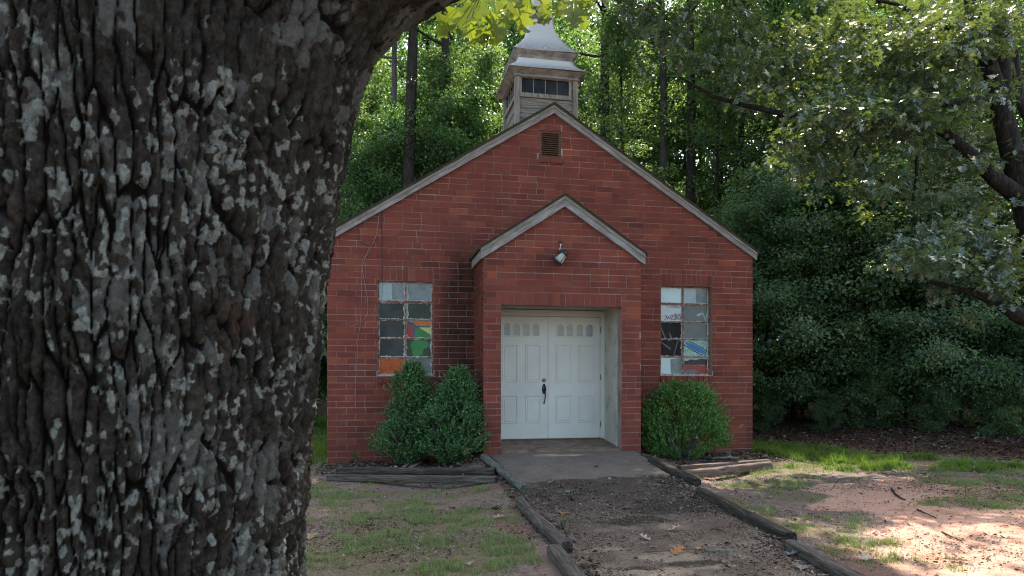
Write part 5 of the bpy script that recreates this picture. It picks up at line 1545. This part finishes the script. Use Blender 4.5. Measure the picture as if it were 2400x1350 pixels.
    # crown: unseen leaf clumps added overhead to shade the yard, path and trunk; kept out of the light that reaches the hanging spray and the clay yard
    rs = np.random.default_rng(42)
    n = 5200
    gxw = rs.uniform(-6.5, 10.5, n); gyw = rs.uniform(-9.5, 7.5, n); gzw = rs.uniform(9.4, 14.2, n)
    C = np.stack([gxw, gyw, gzw], -1)
    # never inside the picture
    rel = C - CAM; dep = rel @ FWD
    vv = HORIZON - FPX * (rel[:, 2] - .9) / np.maximum(dep, .1)
    keep = (dep < .3) | (vv < -60)
    # where each clump's shadow falls on the yard
    sx = C[:, 0] - SUN_DIR[0] / SUN_DIR[2] * C[:, 2]; sy = C[:, 1] - SUN_DIR[1] / SUN_DIR[2] * C[:, 2]
    need = np.zeros(n)
    need = np.maximum(need, ((sx > -5.2) & (sx < path_c(sy) + 1.15) & (sy > -7.8) & (sy < -1.5)) * 1.0)
    need = np.maximum(need, (np.abs(sx - cx_) < 2.0) * (np.abs(sy - cy_ + 1.2) < 2.2) * 1.0)
    hole = sstep(1.2, .9, np.hypot((sx - 5.2) / 4.6, (sy + 4.6) / 4.0))
    need = np.maximum(need, ((sx > 0) & (sx < 7.5) & (sy > -10.5) & (sy < -.8)) * (.10 * (1 - hole)))
    keep &= rs.random(n) < need
    # the spray's light shaft
    S0 = PD(1200, 40, 3.0)
    w = C - S0; tt = w @ SUN_DIR; dist_ray = np.linalg.norm(w - tt[:, None] * SUN_DIR, axis=1)
    keep &= ~((dist_ray < .75) & (tt > 0))
    C = C[keep]
    V, F, rnd = clump_leaves(C - L0, rs.uniform(.40, .75, len(C)), 38, .20, rs, .5, -.2)
    fast_mesh("crown", V, F, LEAF['oak'], root, None, {"rnd": rnd})
    # the hanging spray of lobed leaves at the top of the picture
    specs = []
    for (u, v, ln, du, dv, dd) in [
        (1160, -8, 96, .15, 1, 2.95), (1150, 22, 82, .10, 1, 2.9), (1105, 8, 88, -.35, 1, 2.95), (1075, 15, 84, -.7, 1, 3.05), (1060, 30, 52, -.5, 1, 3.1), (1120, 30, 80, -.1, 1, 3.0), (1095, 42, 62, .3, 1, 2.85), (1135, -25, 90, -.25, 1, 3.1), (1185, -20, 80, .4, .9, 3.05), (1172, 5, 60, .6, 1, 3.15),
        (1245, -5, 70, -.5, 1, 3.05), (1238, 8, 72, -.25, 1, 2.95), (1245, 12, 62, .6, 1, 3.05), (1228, -15, 60, -.9, .6, 3.1), (1205, -30, 66, .3, 1, 3.0), (1262, -12, 44, .5, .7, 3.1),
        (1330, -14, 64, -.5, 1, 3.1), (1346, -4, 82, -.1, 1, 2.95), (1352, 5, 66, .55, 1, 3.05), (1338, -10, 52, .9, .5, 3.1), (1310, -30, 66, .1, 1, 3.15), (1318, -6, 40, -.6, .8, 3.1),
        (1385, -30, 58, .8, .7, 3.2), (1400, -22, 50, .6, .9, 3.2), (1370, -25, 60, .2, 1, 3.15), (1085, -18, 70, .4, 1, 3.2), (1050, 0, 60, -1, .6, 3.2), (1128, 60, 44, .1, 1, 2.9), (1098, 60, 42, -.2, 1, 2.95), (1182, 36, 56, -.1, 1, 2.9), (1270, 8, 50, .5, .8, 3.0), (1350, 26, 56, -.2, 1, 2.9)]:
        specs.append((u, v, ln, du, dv, dd))
    Cs = []; Ax = []; Up = []; Ls = []
    for (u, v, ln, du, dv, dd) in specs:
        c = PD(u, v, dd); L = ln / FPX * dd * 1.02
        ax = RGT * du - np.array([0, 0, 1.0]) * dv + FWD * rs.normal() * .35
        Cs.append(c - L0); Ax.append(ax); Ls.append(L)
        Up.append(-FWD * 1.0 + RGT * rs.normal() * .45 + np.array([0, 0, .25 + .3 * rs.normal()]))
    tw = np.array([PD(*k) - L0 for k in ((1140, -40, 3.0), (1240, -30, 3.05), (1345, -30, 3.05), (1390, -45, 3.2))])
    near = np.array([int(np.argmin(np.linalg.norm(tw - c, axis=1))) for c in Cs])
    for k in range(4):
        m = near == k
        if not m.any(): continue
        V, F = lobed(np.array(Cs)[m], np.array(Ax)[m], np.array(Up)[m], np.array(Ls)[m], rs, .14, .10)
        fast_mesh("foliage", V, F, LEAF['spray'], root, None, {"rnd": np.repeat(rs.random(int(m.sum())), 2)})
    mb = MB()
    q0 = PD(1240, -330, 3.3) - L0
    for (u, v, dd) in ((1140, -40, 3.0), (1240, -30, 3.05), (1345, -30, 3.05), (1390, -45, 3.2)):
        e = PD(u, v, dd) - L0; mb.tube([q0, (q0 + e) / 2 + np.array([0, 0, .06]), e], [.008, .005, .003], 6)
    for c in Cs[::2]:
        k = min(((1140, -40, 3.0), (1240, -30, 3.05), (1345, -30, 3.05), (1390, -45, 3.2)), key=lambda t: np.linalg.norm(PD(*t) - L0 - c))
        mb.tube([PD(*k) - L0, c], [.002, .0015], 4)
    mb.tube([twig0, (twig0 + q0) / 2 + np.array([0, 0, .1]), q0], [.03, .015, .008], 6)
    mb.build("twig", BARK['oak'], root)
near_oak()
# ------------------------------------------------------------------ shrubs in the beds
def shrub(u, vbase, vtop, halfpx, y, shape, mat, label, seed, n_sprig=1500, per=14, size=.028, name="shrub", stems=5, spiky=.0, lean=0.0, loose=.62):
    p0 = PY(u, vbase, y); top = PY(u, vtop, y); w = abs(PY(u + halfpx, 900, y)[0] - p0[0])
    gz0 = g1(p0[0], y); base = np.array([p0[0], y, gz0]); h = top[2] - gz0
    root = empty(name, base, label, "shrub", "evergreen shrubs before the church front")
    rs = np.random.default_rng(seed)
    nc = n_sprig // 26
    thc = rs.uniform(0, 2 * np.pi, nc); fc = rs.random(nc) ** .8
    pick = rs.integers(0, nc, n_sprig)
    th = thc[pick] + rs.normal(0, .21, n_sprig); f = np.clip(fc[pick] + rs.normal(0, .055, n_sprig), 0, 1)
    prof = np.interp(f, [k for k, _ in shape], [r for _, r in shape])
    lump = 1 + .30 * (fbm(np.cos(th) * 1.6 + 5 + f * 3, np.sin(th) * 1.6 + f * 4.5, seed, 3) - .5) * 2
    inner = rs.uniform(loose, 1.14, nc)[pick] * (1 - .30 * rs.random(n_sprig) ** 2)
    r_ = prof * w * lump * inner
    C = np.stack([r_ * np.cos(th) + lean * f, r_ * np.sin(th) * .85, f * h], -1)
    # the sprigs: leaves along a short shoot that points out and up
    out = unit(np.stack([np.cos(th) * 1.0, np.sin(th) * 1.0, np.full(n_sprig, .75) + spiky], -1) + rs.standard_normal((n_sprig, 3)) * .35)
    ln = rs.uniform(.06, .15, n_sprig) * (1 + spiky * rs.random(n_sprig) ** 2 * 2) * np.where(rs.random(n_sprig) < .05, 1.9, 1)
    k = np.arange(per) / (per - 1)
    P = C[:, None, :] + out[:, None, :] * (ln[:, None] * k[None, :])[:, :, None]
    ax = unit(out[:, None, :] * .9 + rs.standard_normal((n_sprig, per, 3)) * .75)
    P = P.reshape(-1, 3); ax = ax.reshape(-1, 3)
    up = np.array([0, 0, 1.0]) + rs.standard_normal(P.shape) * .6
    L = size * np.exp(rs.standard_normal(len(P)) * .25)
    V, F = leaf_quads(P, ax, up, L, L * .6, rs, .15)
    tip = np.tile(k, n_sprig)
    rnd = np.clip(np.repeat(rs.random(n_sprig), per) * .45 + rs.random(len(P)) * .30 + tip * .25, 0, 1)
    fast_mesh("foliage", V, F, LEAF[mat], root, None, {"rnd": rnd})
    mb = MB(); r = random.Random(seed)
    for _ in range(stems):
        a = r.uniform(0, 6.28); b = np.array([.06 * math.cos(a), .06 * math.sin(a), -.04])
        mb.tube([b, b + np.array([.25 * w * math.cos(a), .2 * w * math.sin(a), .3 * h]), np.array([.5 * w * math.cos(a), .4 * w * math.sin(a), .7 * h])], [.035, .025, .008], 7)
    mb.build("stem", BARK['grey'], root, True)
    return root
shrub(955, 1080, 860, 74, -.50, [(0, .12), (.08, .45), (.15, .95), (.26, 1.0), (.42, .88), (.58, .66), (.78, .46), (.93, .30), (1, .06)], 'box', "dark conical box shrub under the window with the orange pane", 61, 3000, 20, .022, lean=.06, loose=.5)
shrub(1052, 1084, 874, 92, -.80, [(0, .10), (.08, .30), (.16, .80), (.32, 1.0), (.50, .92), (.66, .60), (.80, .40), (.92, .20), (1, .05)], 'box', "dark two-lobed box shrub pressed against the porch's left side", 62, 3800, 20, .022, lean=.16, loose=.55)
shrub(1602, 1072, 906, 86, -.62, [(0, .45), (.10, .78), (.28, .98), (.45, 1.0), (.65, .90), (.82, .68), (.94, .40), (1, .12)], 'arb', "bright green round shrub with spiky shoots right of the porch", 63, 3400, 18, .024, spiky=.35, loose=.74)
def weed(u, v, h, label, seed, n=40, mat='weed', size=.035, lean=0.0):
    p = G(u, v); root = empty("weed", p, label, "weed", "small weeds by the timbers")
    rs = np.random.default_rng(seed); mb = MB(); C = []
    for k in range(5):
        a = rs.uniform(0, 6.28); e = np.array([math.cos(a) * h * .35 + lean, math.sin(a) * h * .25, h * rs.uniform(.7, 1)])
        mb.tube([(0, 0, -.02), e * .5 + np.array([0, 0, .03]), e], [.006, .004, .002], 4)
        for f in np.linspace(.35, 1, n // 5): C.append(e * f + rs.standard_normal(3) * .02)
    C = np.array(C)
    ax = rs.standard_normal(C.shape) + [0, 0, .1]; up = np.array([0, 0, 1.0]) + rs.standard_normal(C.shape) * .5
    L = size * np.exp(rs.standard_normal(len(C)) * .3)
    V, F = leaf_quads(C, ax, up, L, L * .6, rs)
    mb.build("stem", BARK['grey'], root)
    fast_mesh("foliage", V, F, LEAF[mat], root, None, {"rnd": rs.random(len(C))})
weed(838, 1092, .22, "yellow green weed growing in the left bed near the church corner", 1, 70)
weed(1072, 1128, .11, "small leafy weed climbing over the squared timber of the left bed", 2, 24, 'box', .04)
weed(1088, 1131, .06, "tiny rounded weed at the foot of the squared timber of the left bed", 3, 16, 'box', .05)
weed(1320, 1243, .14, "thin seedling standing on the path beside the cracked grey timber", 4, 16)
weed(1333, 1166, .07, "tiny green seedling on the upper part of the path", 5, 16, 'box', .03)

# bare roots and fallen sticks in the beds
ROOT_M = m_plain("pale_dead_wood", (.20, .175, .15), .85, .2, var=.5, scale=20)
STICK_M = m_plain("dark_twig_bark", (.06, .048, .04), .9, .15, var=.5, scale=25)
LICH_M = m_plain("lichen_covered_stick", (.12, .14, .11), .9, .15, var=.7, scale=45)
def stick(pts, r0, r1, mat, label, name="stick", group=None, forks=()):
    P = [G(u, v) + np.array([0, 0, r0 * .8 + dz]) for (u, v, dz) in pts]
    mb = MB(); n = len(P); mb.tube(P, [r0 + (r1 - r0) * i / (n - 1) for i in range(n)], 7)
    for (i, u, v, dz) in forks:
        e = G(u, v) + np.array([0, 0, dz]); mb.tube([P[i], (P[i] + e) / 2, e], [r0 * .6, r0 * .45, r0 * .2], 6)
    o = mb.build(name, mat, None, True); return tag(o, label, "stick", group)
stick([(1660, 1076, .0), (1690, 1078, .01), (1712, 1077, .02), (1730, 1079, .02)], .024, .012, ROOT_M, "bleached forked dead branch lying against the wall behind the brown timber", forks=((2, 1708, 1068, .10),))
stick([(945, 1098, .0), (968, 1086, .03), (990, 1076, .03)], .020, .012, ROOT_M, "pale bare root under the conical box shrub", "root", "pale roots under the box shrubs")
stick([(960, 1100, .0), (985, 1090, .02), (1010, 1074, .05)], .022, .014, ROOT_M, "thicker pale root reaching towards the two-lobed box shrub", "root", "pale roots under the box shrubs")
stick([(1653, 1295, .0), (1680, 1294, .0), (1722, 1295, .0)], .016, .015, LICH_M, "short green lichen-covered stick lying on the path near the camera")
stick([(1500, 1297, .0), (1560, 1294, .004), (1610, 1290, .006), (1650, 1290, .0)], .006, .004, STICK_M, "long thin dark twig pointing at the lichen-covered stick on the path")
stick([(2090, 1148, .0), (2098, 1160, .0), (2112, 1170, .0), (2122, 1174, .0)], .016, .008, STICK_M, "short dark curved stick on the bare clay right of the path")
stick([(2150, 1196, .0), (2168, 1206, .01), (2195, 1216, .0)], .010, .005, STICK_M, "thin dark twig on the clay nearer than the curved stick")
stick([(2208, 1248, .0), (2230, 1262, .01), (2255, 1270, .0)], .009, .004, STICK_M, "straight dark twig on the clay near the picture's right")
stick([(1095, 1190, .0), (1120, 1196, .02), (1140, 1194, .0)], .006, .003, STICK_M, "little dark twig on the grass beside the cracked grey timber")
stick([(1668, 1240, .0), (1690, 1248, .02), (1705, 1254, .0)], .006, .003, STICK_M, "little bent twig on the right half of the path")

# ------------------------------------------------------------------ single fallen leaves one can pick out
FALL = [m_leaf("fallen_leaf_tan", [(0, (.30, .17, .11)), (1, (.36, .22, .15))], (.3, .2, .1), .1, .7, .3), m_leaf("fallen_leaf_brown", [(0, (.085, .045, .032)), (1, (.13, .07, .045))], (.2, .1, .05), .1, .7, .3), m_leaf("fallen_leaf_pale", [(0, (.28, .23, .175)), (1, (.34, .28, .215))], (.3, .3, .2), .1, .7, .3), m_leaf("fallen_leaf_orange", [(0, (.32, .13, .05)), (1, (.38, .17, .07))], (.3, .2, .1), .1, .7, .3), m_leaf("fallen_leaf_grey", [(0, (.15, .155, .155)), (1, (.20, .205, .205))], (.2, .2, .2), .1, .7, .3)]
fr = random.Random(3)
def fallen(u, v, size, mi, label, on_path=True, lift=.012):
    p = G(u, v); rs = np.random.default_rng(int(u * 7 + v))
    a = fr.uniform(0, 6.28)
    V, F = lobed(np.array([[0, 0, 0.0]]), np.array([[math.cos(a), math.sin(a), .15]]), np.array([[fr.uniform(-.3, .3), fr.uniform(-.3, .3), 1.0]]), np.array([size]), rs, .35, -.25 if fr.random() < .6 else .1)
    V[:, 2] -= V[:, 2].min()
    o = fast_mesh("fallen_leaf", V - V.mean(0) * [1, 1, 0], F, FALL[mi], None, None, {"rnd": [fr.random()] * len(F)})
    o.location = (p[0], p[1], p[2] + lift)
    return tag(o, label, "leaf", "fallen leaves lying singly on the ground")
for a in [(728, 1262, .19, 0, "big tan fallen oak leaf on the grass beside the big oak's trunk"), (1291, 1136, .13, 0, "tan fallen leaf at the lower left corner of the concrete apron"), (1252, 1188, .17, 3, "orange brown leaf on the path by the cracked grey timber's upper end"), (1205, 1190, .14, 1, "brown leaf outside the cracked grey timber's upper end"),
          (1162, 1202, .18, 1, "dark brown leaf on the grass left of the cracked grey timber, upper of two"), (1170, 1216, .14, 0, "tan leaf on the grass left of the cracked grey timber, lower of two"), (1318, 1206, .15, 3, "orange brown leaf on the path right of the cracked grey timber's middle"), (1225, 1190 + 5, .10, 2, "pale upright leaf leaning on the cracked grey timber"),
          (1580, 1247, .14, 2, "pale tan leaf in the middle of the path"), (1512, 1268, .12, 2, "small pale leaf on the path, nearer than the other pale one"), (1550, 1116, .13, 3, "bright orange leaf on the apron's right edge beside the blackened timber"), (1498, 1117, .12, 1, "dark curled leaf on the right of the concrete apron"),
          (1398, 1098, .12, 0, "tan leaf in the middle of the concrete apron"), (1416, 1117, .06, 1, "small dark leaf on the concrete apron below its middle"), (1330, 1155, .07, 0, "small tan leaf where the apron ends"), (2032, 1313, .15, 2, "big cream leaf right of the nearest dark timber"), (2248, 1318, .15, 2, "pale curled leaf on the clay at the picture's lower right"),
          (1588, 1300, .14, 3, "orange leaf on the sandy patch near the lichen-covered stick"), (860, 848 + 330, .0, 0, ""), (1640, 1290, .10, 3, "small orange leaf beside the end of the lichen-covered stick"), (1862, 1306, .17, 4, "grey leaf on the path beside the nearest dark timber, upper one"), (1880, 1335, .18, 4, "grey leaf on the path beside the nearest dark timber, lower one"),
          (1380, 1320 + 10, .20, 1, "curled brown leaf against the nearest split timber"), (1240, 1064, .07, 4, "small grey crumpled leaf before the porch's left pier"), (868, 1236, .11, 1, "small brown leaf on bare soil in the grass left of the path"), (800, 1330, .09, 2, "small pale leaf in the grass near the big oak"), (1100, 1325, .10, 2, "small pale leaf in the grass left of the nearest split timber"),
          (1755, 1209, .13, 1, "dark brown leaf beside the long dark timber on the right"), (2098, 1108, .10, 2, "cream leaf on the far edge of the clay"), (1805, 1168, .07, 2, "small white leaf on the grass right of the path"), (1960, 1140, .0, 0, ""), (736, 1136, .15, 0, "tan leaf on mossy ground between the big oak and the left bed")]:
    if a[2] > 0: fallen(a[0], a[1], a[2], a[3], a[4])
bl = fallen(1091, 1062, .17, 0, "tan fallen oak leaf caught in the two-lobed box shrub beside the porch"); 
pp = PY(1091, 1058, -1.16); bl.location = (pp[0], pp[1], pp[2]); bl.rotation_euler = (1.2, .2, 0)
yl = fallen(1076, 1092, .10, 2, "yellow green leaf on the soil under the two-lobed box shrub")

# ------------------------------------------------------------------ litter, grass
def chips(n, sampler, size, mats, seed, name, label, lift=.004):
    rs = np.random.default_rng(seed)
    x, y = sampler(rs, n); n = len(x)
    z = gz(x, y) + lift + rs.random(n) * .008
    C = np.stack([x, y, z], -1)
    a = rs.uniform(0, 6.28, n)
    ax = np.stack([np.cos(a), np.sin(a), rs.normal(0, .25, n)], -1); up = np.array([0, 0, 1.0]) + rs.standard_normal((n, 3)) * .45
    L = size * np.exp(rs.standard_normal(n) * .45)
    V, F = leaf_quads(C, ax, up, L, L * rs.uniform(.3, .7, n), rs, .3)
    o = fast_mesh(name, V, F, mats, None, None, {"rnd": rs.random(n)})
    return tag(o, label, None, None, "stuff")
LIT = m_leaf("dry_leaf_bits", [(0, (.018, .013, .011)), (.35, (.052, .036, .030)), (.6, (.105, .074, .060)), (.87, (.20, .15, .125)), (1, (.36, .31, .27))], (.2, .12, .08), .08, .8, .25)
def s_path(rs, n):
    y = rs.uniform(-9.5, -1.05, n); half = np.interp(y, [-11, -6.9, -4.2, -1.0], [1.0, 1.02, 1.16, 1.33])
    f = rs.uniform(-1, 1, n); f = np.where(rs.random(n) < .55, np.sign(f) * (1 - np.abs(f) ** 2 * .35 * rs.random(n)) * np.clip(np.abs(rs.normal(.9, .14, n)), 0, 1.02), f)
    x = path_c(y) + f * half
    d = fbm(x * 1.4, y * 1.4, 71, 3)
    keep = rs.random(n) < np.where(y > -2.85, np.where(np.abs(f) > .8, .8, .06), np.clip((d - .30) * 3.0, .15, 1))
    return x[keep], y[keep]
chips(95000, s_path, .019, LIT, 1, "leaf_litter", "dry brown leaf litter strewn over the path")
def s_beds(rs, n):
    x = rs.uniform(-3.9, 4.2, n); y = rs.uniform(-1.35, -.05, n)
    k = (x < PO_L - .1) | (x > PO_R + .25)
    return x[k], y[k]
chips(7000, s_beds, .040, LIT, 2, "leaf_litter", "dry leaves under the shrubs along the church front")
def s_wood(rs, n):
    x = rs.uniform(3.5, 16, n); y = rs.uniform(-5, 9, n); e = (x * .77 + y * .64) - 5.05 - (fbm(x * .7, y * .7, 51) - .5) * 1.2
    k = (e > -.15) & (e < 5.5) & (x < 11.5)
    return x[k], y[k]
chips(60000, s_wood, .050, LIT, 3, "leaf_litter", "brown leaf litter on the wood's floor beyond the grass")
def s_yard(rs, n):
    x = rs.uniform(-4.2, 7, n); y = rs.uniform(-8.2, -.6, n)
    d = fbm(x * 1.1, y * 1.1, 72, 3)
    k = (np.abs(x - path_c(y)) > 1.05) & (rs.random(n) < np.clip((d - .40) * 3, .10, 1)) & ~((y > -1.3) & (np.abs(x) < 3.9))
    return x[k], y[k]
chips(130000, s_yard, .017, LIT, 4, "leaf_litter", "scattered dry leaf bits on the yard")
def straws(n, sampler, seed, label):
    rs = np.random.default_rng(seed)
    x, y = sampler(rs, n); n = len(x)
    a = rs.uniform(0, 6.28, n); C = np.stack([x, y, gz(x, y) + .010 + rs.random(n) * .012], -1)
    ax = np.stack([np.cos(a), np.sin(a), rs.normal(0, .12, n)], -1); up = np.array([0, 0, 1.0]) + rs.standard_normal((n, 3)) * .3
    L = .055 * np.exp(rs.standard_normal(n) * .5)
    V, F = leaf_quads(C, ax, up, L, np.minimum(L * .10, .005), rs, .1)
    return tag(fast_mesh("dry_straw", V, F, STRAW, None, None, {"rnd": rs.random(n)}), label, None, None, "stuff")
STRAW = m_leaf("dry_straw", [(0, (.06, .042, .032)), (.4, (.15, .11, .08)), (.75, (.30, .24, .18)), (1, (.44, .38, .31))], (.3, .2, .1), .05, .85, .2)
straws(36000, s_yard, 14, "dry pine straw and twig bits scattered over the yard")
straws(16000, s_path, 15, "dry straw and twig bits scattered over the path")
def s_floor(rs, n):
    x = rs.uniform(OP_L, OP_R, n); y = PO_Y - .16 + np.abs(rs.normal(0, .13, n)); return x, y
rs_ = np.random.default_rng(9)

# grass: blades where the ground's grass cover is
def cover(x, y, spec, seed, rough=.45): return blobs(x, y, spec, seed, rough)
def blades(n, box, h, wd, seed, name, label, mat, spec=grass_spec, thr=.12, jitter=.55, lo=0.0, base=0.0):
    rs = np.random.default_rng(seed)
    x = rs.uniform(box[0], box[1], n); y = rs.uniform(box[2], box[3], n)
    g = np.maximum(cover(x, y, spec, 9), base * (fbm(x * 1.7, y * 1.7, 95, 3) > .46) * (1 - cover(x, y, bare_spec, 3, .35)))
    tuft = fbm(x * 3.5, y * 3.5, 91, 3)
    t2 = fbm(x * 13, y * 13, 93, 2)
    k = (rs.random(n) < np.clip(g * .8 * (.10 + sstep(.40, .62, tuft) * 1.1) * np.clip((t2 - .34) * 5, .0, 1.3), 0, 1)) & (g > thr) & (np.abs(x - path_c(y)) > np.where(y < -1, 1.22, 0))
    e = (x * .77 + y * .64) - 5.0 - (fbm(x * .7, y * .7, 51) - .5) * 1.2
    k &= ~((x > 3.0) & (e > .1)) & ~((np.abs(x) < 3.86) & (y > -1.5))
    x, y, tuft = x[k], y[k], tuft[k]; n = len(x)
    z = gz(x, y) - .004
    a = rs.uniform(0, 6.28, n); hh = h * np.exp(rs.standard_normal(n) * .35) * (.55 + 1.3 * sstep(.42, .68, tuft))
    base = np.stack([x, y, z], -1); side = np.stack([np.cos(a), np.sin(a), 0 * a], -1) * (wd * .5 * rs.uniform(.6, 1.3, n))[:, None]
    b = rs.uniform(0, 6.28, n); bend = np.stack([np.cos(b), np.sin(b), 0 * b], -1) * (hh * rs.uniform(.1, jitter + .25, n))[:, None]
    mid = base + bend * .35 + np.array([0, 0, 1.0]) * (hh * .62)[:, None]; tip = base + bend + np.array([0, 0, 1.0]) * (hh * .9)[:, None]
    V = np.stack([base - side, base + side, mid + side * .7, mid - side * .7, tip], 1).reshape(-1, 3)
    i = (np.arange(n) * 5)[:, None]
    F = np.concatenate([i + np.array([[0, 1, 2, 3]]), i + np.array([[3, 2, 4, 4]])], 0)
    T = i + np.array([[3, 2, 4]])
    me = bpy.data.meshes.new(name)
    m4, m3 = n, n
    loops = np.concatenate([(i + np.array([[0, 1, 2, 3]])).ravel(), T.ravel()]).astype(np.int32)
    me.vertices.add(len(V)); me.vertices.foreach_set("co", V.astype(np.float32).ravel())
    me.loops.add(len(loops)); me.loops.foreach_set("vertex_index", loops)
    me.polygons.add(2 * n)
    st = np.concatenate([np.arange(n) * 4, n * 4 + np.arange(n) * 3]).astype(np.int32); tot = np.concatenate([np.full(n, 4), np.full(n, 3)]).astype(np.int32)
    me.polygons.foreach_set("loop_start", st); me.polygons.foreach_set("loop_total", tot); me.update(calc_edges=True)
    r = rs.random(n) * (1 - lo) + lo
    at = me.attributes.new("rnd", 'FLOAT', 'FACE'); at.data.foreach_set("value", np.concatenate([r, r]).astype(np.float32))
    me.materials.append(LEAF[mat])
    o = bpy.data.objects.new(name, me); COL.objects.link(o)
    return tag(o, label, None, None, "stuff")
blades(1100000, (-4.6, 8.8, -8.4, -.9), .024, .0055, 5, "grass", "sparse short grass in tufts on the yard", 'blade', base=.30)
blades(330000, (3.4, 9.6, -2.6, 3.2), .060, .010, 6, "grass", "bright lawn strip right of the church", 'lawn', lo=.1)
blades(200000, (-8.0, -3.6, -1.5, 14.0), .065, .011, 7, "grass", "lawn strip left of the church behind the big oak", 'lawn', lo=.05)

# far off, the wood closes: one mass of leaves behind the trees one can tell apart
def distant_wood():
    rs = np.random.default_rng(12)
    n = 4200
    ang = rs.uniform(-88, 66, n); d = rs.uniform(38, 48, n)
    d = np.where((ang < -38) & (rs.random(n) < .6), rs.uniform(27, 34, n), d)
    a = np.radians(ang)
    P = CAM[None, :] + (FWD[None, :] * np.cos(a)[:, None] + RGT[None, :] * np.sin(a)[:, None]) * d[:, None]
    P[:, 2] = rs.uniform(0, 1, n) ** .8 * 24 * (.8 + .4 * fbm(ang * .12, ang * 0, 5))
    V, F, rnd = clump_leaves(P, rs.uniform(1.0, 1.9, n), 46, .34, rs, .7)
    o = fast_mesh("distant_wood", V, F, LEAF['cool'], None, None, {"rnd": rnd}); tag(o, "leafy mass closing the wood far behind the church", None, None, "stuff")
distant_wood()
